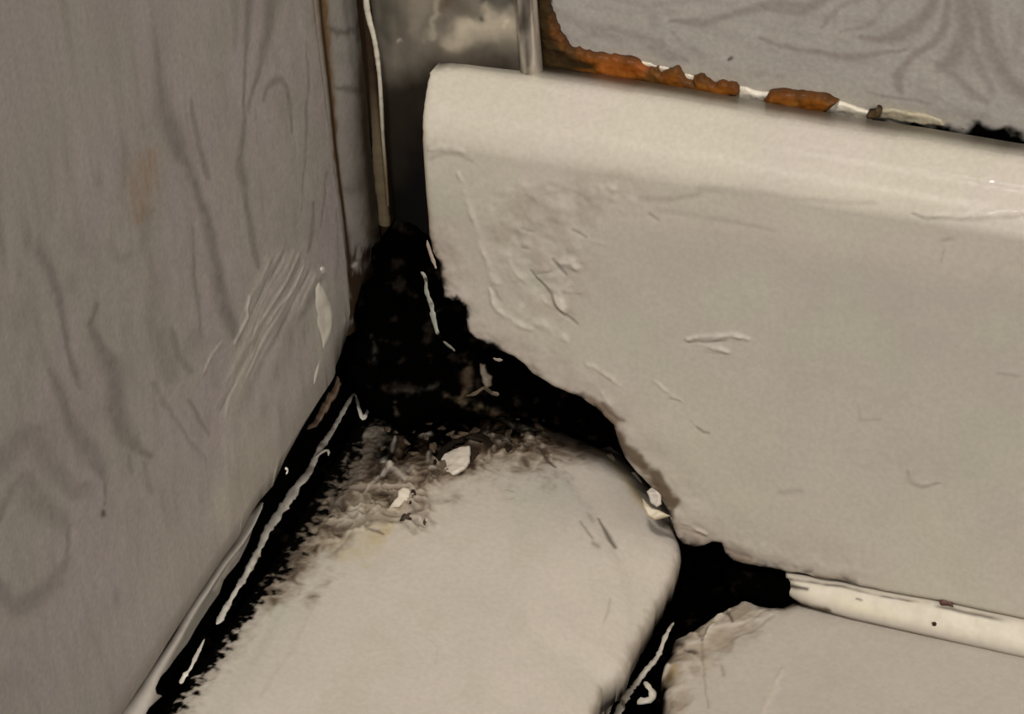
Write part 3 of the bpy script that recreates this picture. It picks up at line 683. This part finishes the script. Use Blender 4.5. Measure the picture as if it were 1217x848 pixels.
# ------------------------------------------------------------------ sealant bead between upstand and floor tile
S4 = Surf(S1.world(S1.hit(np.array([1000., 694.])), 0.) + np.array([0, -.05, -.05]), (1, 0, 0), (0, -.6, .8))
def t4(x, y, d):
    c = ones(x, np.array([.60, .55, .44])) * (1 + .05 * fbm(x, y, 3, 3, 4))[:, None]
    c = mix(c, np.array([.62, .56, .40]), .5 * stroke(S4, x, y, [(1000,715,8),(1060,728,8)], .03))
    c = mix(c, BROWN, .9 * stroke(S4, x, y, [(1018,711,1),(1024,713,1)]))
    c = mix(c, IVORY * .8, sm(.10, 0, d) * .8)
    c = mix(c, np.array([.05, .035, .02]), stroke(S4, x, y, [(934,694,3),(945,697,3),(960,700,2)], .01))
    c = mix(c, np.array([.09, .06, .03]), stroke(S4, x, y, [(936,712,6),(960,718,4),(985,723,2)], .04))
    c = mix(c, BROWN * 1.6, .85 * stroke(S4, x, y, [(935,687,2),(994,696,1.6),(1060,710,1.2),(1100,717,1.4),(1125,722,2),(1217,743,2.6),(1300,762,3)], .01) * sm(-.5, .1, fbm(x, y * 0, 2, 3, 3)))
    return c, .42
o4 = slab('sealant_bead', S4, [(932,677),(1000,688),(1048,698),(1122,711),(1217,732),(1500,793),(1500,840),(1217,779),(1150,764),(1080,748),(1010,732),(975,722),(950,714),(934,704)],
          MAT['seal'], t4, lambda x, y, d: .006 * fbm(x, y, 2, 3, 2), step_px=1.5, thick=.12, round_r=.14, round_h=.06)
tag(o4, 'long cream sealant bead between the upstand tile and the floor tile', 'sealant')
# ------------------------------------------------------------------ metal corner post
post = bpy.data.objects.new('corner_post', None); scn.collection.objects.link(post)
SP = Surf((0, -.32, 0), (1, 0, 0), (0, -1, 0))
_pl = SP.hit(np.array([(452, 0), (636, 0)], float)); PXL, PXR = _pl[0, 0] - .15, _pl[1, 0]
post.location = Vector((.5 * (PXL + PXR) * CM, -.15 * CM, 1.0 * CM))
tag(post, 'chrome corner post with painted-in reflections rising behind the upstand tile', 'post')
def t_post(x, y, d):
    c = ones(x, np.array([.30, .27, .22])) * (1 + .25 * fbm(x * 2, y * .6, 3, 4, 3))[:, None]
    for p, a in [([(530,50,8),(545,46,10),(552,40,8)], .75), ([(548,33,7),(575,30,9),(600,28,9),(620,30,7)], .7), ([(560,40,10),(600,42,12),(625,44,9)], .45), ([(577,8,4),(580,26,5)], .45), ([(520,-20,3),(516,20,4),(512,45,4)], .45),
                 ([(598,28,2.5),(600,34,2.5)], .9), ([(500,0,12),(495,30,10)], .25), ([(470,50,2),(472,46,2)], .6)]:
        c = mix(c, np.array([.98, .88, .70]), a * stroke(SP, x, y, p, .06))  # pale patches: the tile lip's reflection painted onto the chrome
    c = mix(c, np.array([.10, .085, .06]), .8 * stroke(SP, x, y, [(571,22,2),(573,24,2)]))
    c = mix(c, np.array([.17, .12, .06]), .6 * stroke(SP, x, y, [(535,-20,9),(532,5,8)], .05))
    c = mix(c, np.array([.12, .115, .095]), .7 * stroke(SP, x, y, [(455,-20,9),(458,20,9),(455,50,7)], .05))
    c = mix(c, np.array([.10, .10, .085]), .6 * region(SP, x, y, [(570,-30),(614,-30),(614,8),(600,12),(572,2)], 5, .05))
    # dark end of that reflection, painted brown on the foot of the post
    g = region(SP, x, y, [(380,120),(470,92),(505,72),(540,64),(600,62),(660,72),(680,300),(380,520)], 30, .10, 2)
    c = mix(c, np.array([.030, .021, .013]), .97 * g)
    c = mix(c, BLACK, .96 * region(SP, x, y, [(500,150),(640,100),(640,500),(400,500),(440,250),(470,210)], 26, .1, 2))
    return c, .36 + .3 * sm(0, 1, g)
def h_post(x, y, d): return -.05 * ((x - .5 * (PXL + PXR)) / (.5 * (PXR - PXL))) ** 2 + .004 * fbm(x, y, 2.5, 3, 3)
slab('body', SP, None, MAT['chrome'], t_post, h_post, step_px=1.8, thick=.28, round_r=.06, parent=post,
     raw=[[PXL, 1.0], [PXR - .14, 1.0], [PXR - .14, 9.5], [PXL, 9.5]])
def rod(name, xc, yc, rx, ry, z0, z1, mat, col, gl, parent=None, wob=.01, seed=3, bot=1.):
    K = 18; zs = np.linspace(z0, z1, 90); V = []; F = []; zz = []
    for i, z in enumerate(zs):
        e = min(1, math.sqrt(max(0, (z - z0) / .12 + .02))) if bot else 1
        dx = wob * float(fbm(np.array([z]), np.array([0.]), 1.2, 3, seed)[0])
        for k in range(K):
            a = 2 * math.pi * k / K; V.append((xc + dx + rx * e * math.cos(a), yc + ry * e * math.sin(a), z)); zz.append(z)
    for i in range(len(zs) - 1):
        for k in range(K):
            k2 = (k + 1) % K; F.append([i * K + k, i * K + k2, (i + 1) * K + k2, (i + 1) * K + k])
    F.append(list(range(K))[::-1]); F.append([(len(zs) - 1) * K + k for k in range(K)])
    V = np.array(V); zz = np.array(zz)
    c = col(V, zz) if callable(col) else np.array(col)[None] * (1 + .2 * fbm(V[:, 0] * 4, zz, 2, 3, seed))[:, None]
    return link(name, V, F, mat, c, gl, parent)
rod('edge_roll', PXR - .13, -.24, .11, .12, 1.0, 9.5, MAT['chrome'], lambda V, z: mix(ones(z, np.array([.50, .45, .38])), np.array([.12, .10, .08]), sm(-.2, .5, fbm(V[:, 0] * 9, z, 1.5, 3, 6))), .18, parent=post, seed=5)
# pale sealing lip between post and left strip
q = Surf((0, -.40, 0), (1, 0, 0), (0, -1, 0))
o = strand('sealing_lip', q, [(430,-120,6),(436,-10,7),(440,20,7),(445,40,6),(449,62,6),(452,90,5),(454,120,5),(456,160,4),(459,200,4),(462,245,3)], MAT['seal'], np.array([.62, .58, .47]), lift=0, flat=1., gloss=.22, wn=.12,
           colfn=lambda x, y, t: mix(t, np.array([.16, .11, .06]), sm(4.6, 3.6, y)))
tag(o, 'pale glossy sealing lip running down the left side of the metal post', 'seal')
o = strand('rubber_gasket', q, [(422,-120,9),(431,-10,9),(438,60,10),(445,140,12),(450,200,16),(456,270,14)], MAT['seal'], np.array([.042, .026, .015]), lift=-.08, flat=.8, gloss=.6, wn=.1,
           colfn=lambda x, y, t: mix(t, np.array([.13, .10, .055]), sm(4.9, 4.0, y)))
tag(o, 'brown stained rubber gasket between the marbled strip and the pale lip', 'gasket')

# ------------------------------------------------------------------ black mould
def blackish(seed, amt=.0):
    def f(x, y, d):
        c = ones(x, BLACK)
        if amt: c = mix(c, np.array([.03, .022, .016]), amt * sm(.25, .7, fbm(x, y, 5, 4, seed)))
        return c, .93
    return f
SM1 = Surf((.02, -.97, 2.2), (1, 0, 0), (.26, -.81, .52))
SM1.hf = None
BITS = [([(442,400,1.5),(443,412,3),(446,424,3.5)], [.07,.065,.055]), ([(553,425,5),(556,445,6),(553,462,5),(545,475,3)], [.10,.07,.045]), ([(530,470,4),(560,482,5),(590,490,5),(620,505,4)], [.10,.075,.05]), ([(470,465,3),(500,462,3),(520,458,3)], [.05,.045,.035]), ([(468,480,2),(468,490,3)], [.15,.11,.08])]
def tm1(x, y, d):
    c, g = blackish(4, .35)(x, y, d)
    for p, k in BITS: c = mix(c, np.array(k), .55 * stroke(SM1, x, y, p, .04) * sm(-.3, .5, fbm(x, y, 7, 3, 3)))
    return c, g
o = slab('black_mould_mass', SM1, [(464,262),(456,275),(450,288),(443,298),(440,318),(437,332),(425,345),(420,362),(418,400),(410,432),(408,452),(432,488),(470,515),(520,503),(600,497),(640,500),(700,526),(735,530),(750,536),(800,560),(700,420),(620,370),(560,340),(545,270),(520,230),(490,235),(478,262)],
         MAT['mould'], tm1, lambda x, y, d: .05 * fbm(x, y, 1.4, 5, 3), step_px=2, thick=.25, jag=.05, jagf=4, round_r=.2)
tag(o, 'thick black mould mass filling the corner between both tiles and the metal post', 'mould')
SM3 = Surf((0, 0, .98), (1, 0, 0), (.45, -.0, .9))
o = slab('black_mould_strip', SM3, [(420,440),(470,470),(440,560),(380,660),(300,780),(250,860),(200,950),(60,950),(130,860),(215,740),(290,620),(345,535),(385,470)],
         MAT['mould'], blackish(7, .4), lambda x, y, d: .05 * fbm(x, y, 1.8, 5, 6), step_px=2.5, thick=.2, jag=.03)
tag(o, 'black mould strip lining the long gap between left wall and edging tile', 'mould')
SM4 = Surf((0, 0, -.12), (1, 0, 0), (0, -.12, .99))
o = slab('black_mould_wedge', SM4, [(735,500),(830,610),(900,650),(965,700),(960,730),(880,740),(850,800),(830,900),(680,930),(690,800),(760,700),(780,640)],
         MAT['mould'], blackish(9, .2), lambda x, y, d: .05 * fbm(x, y, 1.8, 5, 9), step_px=2.5, thick=.2, jag=.03)
tag(o, 'black mould wedge in the joint where upstand, edging and floor tile meet', 'mould')
# black furry lump spilling over the bead end
SM5 = Surf(S4.O + np.array([0, .0, .02]), (1, 0, 0), (0, -.5, .86))
o = slab('black_mould_lump', SM5, [(872,668),(885,673),(910,678),(936,683),(943,690),(940,700),(935,708),(922,712),(905,712),(890,706),(872,704),(856,690),(858,675)],
         MAT['mould'], blackish(2, .2), lambda x, y, d: .03 * fbm(x, y, 4, 4, 2), step_px=1.5, thick=.2, jag=.02, jagf=8, round_r=.12)
tag(o, 'small black mould lump at the left end of the long cream bead', 'mould')

# ------------------------------------------------------------------ rust on the back wall, above the tile
SR = Surf((0, -.10, 0), (1, 0, 0), (0, -1, 0))
def t_rust(seed, bright=1.):
    def f(x, y, d):
        n = fbm(x, y, 3, 4, seed)
        c = mix(ones(x, RUST * bright), np.array([.12, .055, .014]), sm(-.1, .5, n)); c = mix(c, np.array([.36, .15, .03]), .6 * sm(.1, .6, fbm(x, y, 5, 3, seed + 3)))
        c = mix(c, np.array([.07, .03, .012]), .75 * sm(.06, .0, d))
        c = mix(c, np.array([.33, .085, .014]), .7 * stroke(SR, x, y, [(720,82,9),(755,84,8)], .05))
        c = mix(c, np.array([.045, .028, .012]), region(SR, x, y, [(630,-60),(650,-60),(652,0),(660,40),(675,62),(700,80),(670,95),(630,90)], 9, .08))
        return c, .33
    return f
hr = lambda x, y, d: .035 * fbm(x, y, 3, 4, 4)
o = slab('rust_crust', SR, [(636,-60),(646,-60),(648,-5),(650,10),(655,22),(663,40),(672,55),(678,62),(700,67),(730,71),(752,73),(762,80),(768,84),(774,86),(779,84),(784,92),(790,88),(797,84),(803,84),(809,92),(816,100),(822,103),(824,96),(829,93),(834,97),(850,104),(857,101),(866,102),(873,105),(876,110),(874,116),(850,122),(790,116),(740,108),(700,102),(660,98),(636,90)],
         MAT['rust'], t_rust(3), hr, step_px=1.2, thick=.1, jag=.03, jagf=10, round_r=.04)
tag(o, 'long ragged orange-brown rust crust on the back wall beside the metal post', 'rust')
o = slab('rust_crust', SR, [(904,128),(906,121),(912,113),(925,111),(940,112),(955,114),(972,116),(984,118),(988,122),(994,125),(989,128),(984,132),(975,141),(930,136)],
         MAT['rust'], t_rust(6, .9), hr, step_px=1.1, thick=.1, jag=.012, jagf=9, round_r=.05)
tag(o, 'short separate orange rust lump right of the long crust, lying on the tile edge', 'rust')
SR2 = Surf((0, -.03, 0), (1, 0, 0), (0, -1, 0))
def t_caulk(x, y, d):
    c = ones(x, np.array([.66, .60, .48])) * (1 + .1 * fbm(x, y, 3, 3, 4))[:, None]
    c = mix(c, np.array([.80, .76, .66]), .7 * sm(.1, .5, fbm(x, y, 2, 3, 9)))
    return c, .35
o = slab('caulk_line', SR2, [(738,68),(765,75),(790,81),(815,89),(850,99),(880,104),(905,111),(940,113),(985,118),(1010,126),(1034,134),(1036,150),(900,140),(744,112)], MAT['seal'], t_caulk, hr, step_px=1.4, thick=.04, jag=.015, jagf=7, round_r=.03)
tag(o, 'thin white caulk line showing behind and between the two rust crusts', 'caulk')
o = slab('caulk_line', SR2, [(1040,141),(1044,131),(1060,130),(1080,134),(1100,138),(1118,144),(1122,151),(1135,152),(1146,153),(1144,154.5),(1120,151),(1080,147),(1060,145),(1044,143)], MAT['seal'], lambda x, y, d: (t_caulk(x, y, d)[0] * np.array([.62, .60, .52]), .5), hr, step_px=1.2, thick=.04, jag=.012, jagf=8, round_r=.03)
tag(o, 'short yellowish caulk remnant on the back wall above the black gap, at the right', 'caulk')
o = slab('rust_chip', SR, [(1028,140),(1030,136),(1038,135),(1040,131),(1044,132),(1046,137),(1044,142),(1036,143)], MAT['rust'], lambda x, y, d: (ones(x, np.array([.075, .05, .025])), .5), hr, step_px=.9, thick=.08, round_r=.03)
tag(o, 'tiny dark brown chip between the white and the yellowish caulk', 'chip')
o = slab('white_caulk_crumb', SR, [(706,90),(712,87.5),(722,88.5),(732,92.5),(730,96),(715,95)], MAT['seal'], lambda x, y, d: (ones(x, np.array([.78, .70, .58])), .3), lambda x, y, d: .06 + 0 * x, step_px=.9, thick=.05, round_r=.02)
tag(o, 'small white caulk crumb under the long rust crust', 'caulk')

# ------------------------------------------------------------------ peeling sealant: strands, films and flakes
def dirty(cA, cB, f=6, seed=3, lo=.0, hi=.5):
    return lambda x, y, t: mix(t, np.array(cB), sm(lo, hi, fbm(x, y, f, 4, seed)))
SG = Surf((0, 0, 1.26), (1, 0, 0), (.3, 0, .95))
o = strand('torn_sealant_strand', SG, [(449,460,3),(443,474,4),(437,488,4),(431,497,5),(427,486,4),(422,469,4),(412,482,5),(400,503,6),(390,520,7),(379,536,7),(366,562,8),(351,582,9),(342,596,11),(334,607,12),(325,620,11),(317,632,10),(310,648,8),(303,663,9),(296,676,8),(288,690,8),(279,705,7),(270,720,7),(262,735,6),(257,743,3)],
           MAT['seal'], np.array([.50, .47, .41]), lift=.0, flat=.45, gloss=.28, wob=.03, seed=4, colfn=dirty(0, [.24, .21, .17], 5, 5, .1, .6))
tag(o, 'long whitish torn sealant strand lying down the gap beside the left wall', 'sealant strand')
o = strand('torn_sealant_strand', SG, [(243,759,2),(238,770,3.5),(232,782,4),(226,795,3.5),(220,802,5),(214,813,5)], MAT['seal'], np.array([.62, .58, .50]), lift=.0, flat=.5, gloss=.3, seed=8)
tag(o, 'short white sealant strand below the long one, near the bottom left', 'sealant strand')
o = strand('curled_sealant_strand', SG, [(372,549,2),(379,544,3),(385,540,3),(389,541,3),(389,546,1.5)], MAT['seal'], np.array([.52, .47, .40]), lift=.05, flat=.8, gloss=.3, seed=8)
tag(o, 'tiny curled whitish sealant hook beside the long strand', 'sealant strand')
o = strand('white_sealant_drip', SL, [(336,555,2),(338,558,4),(337,563,2)], MAT['seal'], np.array([.7, .66, .58]), lift=.02, flat=.8, gloss=.3)
tag(o, 'tiny white sealant drip on the rim of the left panel above the black gap', 'sealant')
# film along the foot of the left wall
SFm = Surf((.50, 0, 0), (0, 1, 0), (1, 0, .35))
FE = [(312,598,2),(300,622,2),(286,645,2.5),(268,668,3),(252,690,3.5),(236,714,4),(218,744,5),(200,773,6),(184,800,7),(172,827,12),(160,848,16),(140,880,16)]
def t_film(x, y, d):
    c = ones(x, np.array([.17, .155, .137])) * (1 + .1 * fbm(x, y, 2.5, 3, 5))[:, None]
    c = mix(c, np.array([.13, .12, .10]), .7 * stroke(SFm, x, y, [(262,694,7),(232,740,9),(205,785,8)], .06))
    c = mix(c, np.array([.60, .56, .50]), .9 * stroke(SFm, x, y, [(a, b, w * .65) for a, b, w in FE]))
    c = mix(c, np.array([.36, .33, .29]), .6 * stroke(SFm, x, y, [(280,655,3),(255,700,3)], .03))
    return c, .2
o = slab('sealant_film', SFm, [(313,596),(303,624),(296,645),(285,668),(268,690),(262,706),(250,722),(240,738),(226,762),(212,780),(200,796),(190,806),(184,818),(186,823),(196,826),(176,842),(165,862),(130,930),(95,930),(143,848),(165,820),(186,788),(205,760),(228,722),(245,694),(262,668),(280,645),(298,612)],
         MAT['seal'], t_film, lambda x, y, d: .03 * stroke(SFm, x, y, FE) + .01 * fbm(x, y, 2, 2, 3), step_px=1.5, thick=.05, round_r=.03)
tag(o, 'glossy grey sealant film with a white rim at the foot of the left wall', 'sealant film')
# white blister of sealant on the left panel
o = slab('sealant_blob', SL, [(379,332),(383,338),(386,345),(393,356),(396,370),(395.5,384),(393,395),(388,408),(384,424),(379,442),(374,458),(371,460),(372,446),(376,430),(379,414),(377,402),(371,388),(368,374),(369,362),(373,352),(374,340)],
         MAT['seal'], lambda x, y, d: (mix(ones(x, np.array([.60, .565, .48])), np.array([.42, .39, .33]), sm(.2, -.3, fbm(x, y, 2, 3, 3))), .35), lambda x, y, d: .02 + .03 * fbm(x, y, 2, 2, 2), step_px=1.2, thick=.05, round_r=.12, round_h=.05)
tag(o, 'white dried sealant blob with a long tail on the left panel near its edge', 'sealant')
o = slab('sealant_dot', SL, [(381,317),(384,316),(386,320),(385,325),(382,325),(380,321)], MAT['seal'], lambda x, y, d: (ones(x, np.array([.5, .48, .43])), .35), lambda x, y, d: .02 + 0 * x, step_px=.8, thick=.03, round_r=.025)
tag(o, 'tiny pale sealant dot just above the white blob on the left panel', 'sealant')
# ribbons around the corner and the right-hand gap
SC = Surf(S1.world(S1.hit(np.array([515., 350.])), .0), (1, 0, 0), (.0, -1, .25))
K = [
 ('torn_sealant_ribbon', SC, [(501,322,2),(505,325,4),(508,332,4),(508,342,5),(511,352,6),(514,362,6),(516,374,6),(519,386,5),(522,396,4)], [.30,.31,.26], 'pale greenish sealant ribbon hanging off the left edge of the upstand tile', .02),
 ('torn_sealant_ribbon', SC, [(509,284,2),(511,292,5),(514,302,5),(518,312,4),(520,318,2)], [.42,.34,.27], 'short pinkish sealant ribbon on the upstand tile edge, topmost of the torn ones', .03),
 ('torn_sealant_ribbon', SC, [(528,404,2),(534,409,4),(542,416,3)], [.16,.15,.12], 'short dim sealant sliver below the greenish ribbon in the black corner', .02),
 ('torn_sealant_ribbon', SC, [(588,423,2),(594,425,4),(600,425,2)], [.33,.29,.23], 'tiny pale sealant sliver just under the diagonal tile edge', .05),
 ('torn_sealant_ribbon', SC, [(548,476,2),(560,472,4),(570,466,5),(578,471,6),(588,474,4)], [.10,.075,.05], 'brown forked sealant shred just below the curled grey flake', -.12),
]
for nm, sf_, pts, col, lab, lf in K:
    o = strand(nm, sf_, pts, MAT['seal'], np.array(col), lift=lf, flat=.4, gloss=.4, wob=.02, seed=len(lab), colfn=dirty(0, [.06, .045, .03], 7, len(lab), .25, .6)); tag(o, lab, 'sealant')
S5 = Surf((0, 0, .45), (1, 0, 0), (0, -.2, .98))
K = [
 ([(801,740,1.5),(796,747,3),(791,757,4),(787,768,4),(782,779,4),(775,790,5),(766,800,5),(757,811,5),(748,823,6),(741,836,7),(733,852,7),(722,880,6)], [.42,.38,.32], 'long pale sealant strand in the gap between edging tile and floor tile', .0, 'torn_sealant_strand'),
 ([(766,811,3),(771,818,5),(776,826,6),(774,833,7),(766,836,8),(758,834,5)], [.58,.54,.45], 'bent white sealant scrap beside the floor tile, at the bottom edge', .02, 'bent_sealant_scrap'),
 ([(736,808,2),(734,818,3.5),(731,828,4),(726,838,4),(720,852,3)], [.30,.26,.21], 'thin grey sealant strand against the edging tile, left of the long pale one', -.0, 'torn_sealant_strand'),
 ([(719,820,2),(717,830,3),(717,842,3),(714,860,3)], [.34,.29,.23], 'leftmost thin sealant strand at the lower end of the edging tile', .0, 'torn_sealant_strand'),
]
for pts, col, lab, lf, nm in K:
    pts = [(a, b, w * 1.45) for a, b, w in pts]
    o = strand(nm, S5, pts, MAT['seal'], np.array(col), lift=lf, flat=.5, gloss=.35, wob=.02, seed=len(lab), colfn=dirty(0, [.12, .09, .06], 5, len(lab), .3, .7)); tag(o, lab, 'sealant strand')

# flakes standing on the edging tile (solid chips, tilted), some black ones standing for shade
def flake(name, sf_, pts, col, label, lift=.03, tilt=(0, 0), thick=.03, gloss=.4, cat='flake', mat='seal', edge=None, jag=.008):
    P = sf_.at(np.array(pts, float)); m = P.mean(0)
    base = sf_.hf(np.array([m[0]]), np.array([m[1]]))[0] if sf_.hf is not None else 0.
    loc = Surf(sf_.world(m[None], np.array([base + lift]))[0], sf_.A, sf_.N + tilt[0] * sf_.A + tilt[1] * sf_.B)
    def tf(x, y, d):
        c = ones(x, np.array(col)) * (1 + .14 * fbm(x, y, 6, 3, len(label)))[:, None]
        if edge is not None: c = mix(c, np.array(edge), sm(.045, 0, d))
        return c, gloss
    o = slab(name, loc, pts, MAT[mat], tf, lambda x, y, d: .02 * fbm(x, y, 4, 3, 2), step_px=1.1, thick=thick, jag=jag, jagf=9, round_r=.02)
    return tag(o, label, cat)
flake('paint_flake', S2, [(519,551),(528,540),(540,532),(550,529),(558,528),(559,536),(558,545),(552,554),(545,559),(538,562),(526,559)], [.58,.52,.43], 'largest pale lifted flake on the crusted end of the edging tile', .06, (-.25, -.1))
flake('paint_flake', S2, [(474,581),(479,578),(486,579),(488,584),(487,591),(483,598),(478,603),(471,607),(465,608),(462,602),(467,596),(472,590)], [.66,.59,.48], 'upright white flake above the yellow stain on the edging tile', .05, (.2, -.1))
flake('grime_shade_flake', S2, [(475,618),(478,611),(482,607),(489,608),(497,611),(506,613),(511,622),(514,630),(506,626),(500,620),(492,616),(486,619),(481,621)], [.07,.05,.035], 'dark pointed grime flake right of the yellow stain on the edging tile', .02, (0, 0), edge=[.02,.014,.01])
flake('grime_shade_flake', S2, [(509,562),(517,558),(527,561),(536,566),(528,568),(518,568),(512,566)], [.10,.075,.05], 'little brown flake tucked under the largest pale flake', .025, (0, 0))
flake('grime_shade_flake', S2, [(514,549),(519,538),(528,528),(540,520),(551,517),(551,523),(542,526),(533,533),(525,542),(518,551)], [.012,.009,.007], 'black crescent of grime arching above the largest pale flake', .05, (0, 0))  # black sheet standing for the shade above the pale flake
flake('grime_shade_flake', S2, [(553,519),(562,515),(573,514),(582,519),(586,526),(580,528),(572,523),(560,521)], [.014,.010,.007], 'second black crescent of grime, right of the first', .05, (0, 0))  # another black sheet in place of shade
flake('grime_shade_flake', S2, [(488,579),(496,581),(494,589),(489,599),(484,603),(486,594),(489,588)], [.03,.02,.013], 'narrow dark shard right behind the upright white flake', .03, (0, 0))  # dark sheet put where the hollow beside the flake is shaded
flake('grime_shade_flake', S2, [(559,531),(566,531),(570,537),(564,543),(561,548),(559,541)], [.03,.022,.015], 'small black shard on the right tip of the largest pale flake', .05, (0, 0))
flake('grime_shade_flake', S2, [(599,528),(607,527),(610,532),(604,535),(599,533)], [.02,.014,.01], 'small black square crumb on the tile crust below the curled shreds', .04, (0, 0))
SE = Surf(S1.world(S1.hit(np.array([780., 598.])), 0.) + np.array([0, -.10, 0]), (1, 0, 0), (.1, -.7, .7))
flake('curled_flake', SE, [(763,590),(768,596),(775,603),(786,607),(796,611),(787,614),(777,617),(769,612),(764,603)], [.52,.45,.31], 'cream curled flake wedged at the right shoulder of the edging tile', .03, (0, .2))
flake('curled_flake', SE, [(768,583),(776,577),(782,580),(785,588),(786,598),(780,602),(773,597)], [.36,.31,.25], 'greyish flake standing just above the cream curled one', .02, (0, .1), edge=[.55,.5,.42])
flake('curled_flake', S2, [(749,561),(756,559),(760,566),(765,574),(760,572),(753,566)], [.45,.40,.33], 'smallest pale flake, topmost on the right shoulder of the edging tile', .02)
flake('curled_flake', S2, [(720,540),(728,536),(732,546),(728,553),(722,548)], [.50,.42,.30], 'yellowish chip where the black gap narrows above the edging tile', .0)
flake('brown_crumb', S4, [(1115,714),(1120,711),(1125,709),(1130,714),(1133,720),(1126,719),(1118,718)], [.10,.045,.035], 'reddish brown crumb on the upper rim of the long cream bead', .03, (0, 0), .05, cat='crumb')
flake('brown_crumb', S4, [(1107,739),(1111,738),(1113,740),(1112,743),(1108,743)], [.035,.02,.014], 'tiny dark crumb on the lower side of the long cream bead', .02, (0, 0), .03, cat='crumb', jag=0)
flake('curled_sealant_flake', SC, [(569,433),(575,434),(578,444),(584,449),(583,459),(577,463),(573,454),(570,443)], [.20,.175,.14], 'curled grey sealant flake in the black corner above the edging tile', -.02, (0, 0), edge=[.08,.06,.04], cat='sealant')
flake('mouldy_shred', SL, [(372,505),(380,492),(388,478),(396,465),(402,456),(404,448),(408,455),(402,468),(393,482),(384,495),(376,508),(368,512)], [.19,.135,.09], 'brown mouldy shred peeling off the lower rim of the left panel', .02, (0, 0), .02, edge=[.035,.022,.014], jag=.03)

# loose crumbs of grime on the crusted end of the edging tile
rg = np.random.RandomState(5); proto = None
spots = [(rg.uniform(400, 650), rg.uniform(488, 600)) for _ in range(90)]
spots = [p for p in spots if p[1] < 640 - .20 * p[0] + rg.uniform(-12, 18) and p[1] > 500 and p[0] > 412 + (560 - p[1]) * .75][:34]
for i, p in enumerate(spots):
    s_ = S2.at(np.array([p], float)); z_ = hf2(s_[:, 0], s_[:, 1]) + .035; w_ = S2.world(s_, z_)[0]
    if proto is None:
        bm = []; fs = []
        import bmesh
        b_ = bmesh.new(); bmesh.ops.create_icosphere(b_, subdivisions=3, radius=.045)
        vs = np.array([v.co[:] for v in b_.verts]); fs = [[v.index for v in f.verts] for f in b_.faces]; b_.free()
        k_ = 1 + .55 * fbm(vs[:, 0] * 20 + vs[:, 2] * 9, vs[:, 1] * 20, 1, 3, 3)
        vs = vs * k_[:, None] * [1.3, .8, .5]
        proto = link('grime_crumb', vs + w_, fs, MAT['mould'], ones(vs[:, 0], [.075, .055, .038]) * (1 + .5 * fbm(vs[:, 0], vs[:, 1], 22, 3, 3))[:, None], .7, origin=w_)
        o = proto
    else:
        o = proto.copy(); scn.collection.objects.link(o)
    o.location = Vector(w_ * CM); s = rg.uniform(.45, 1.15); o.scale = (s, s, s); o.rotation_euler = (rg.uniform(-.4, .4), rg.uniform(-.4, .4), rg.uniform(0, 6.3))
    tag(o, 'tiny dark brown grime crumb scattered over the crusted end of the edging tile', 'crumb', 'grime crumbs on the crusted tile end')
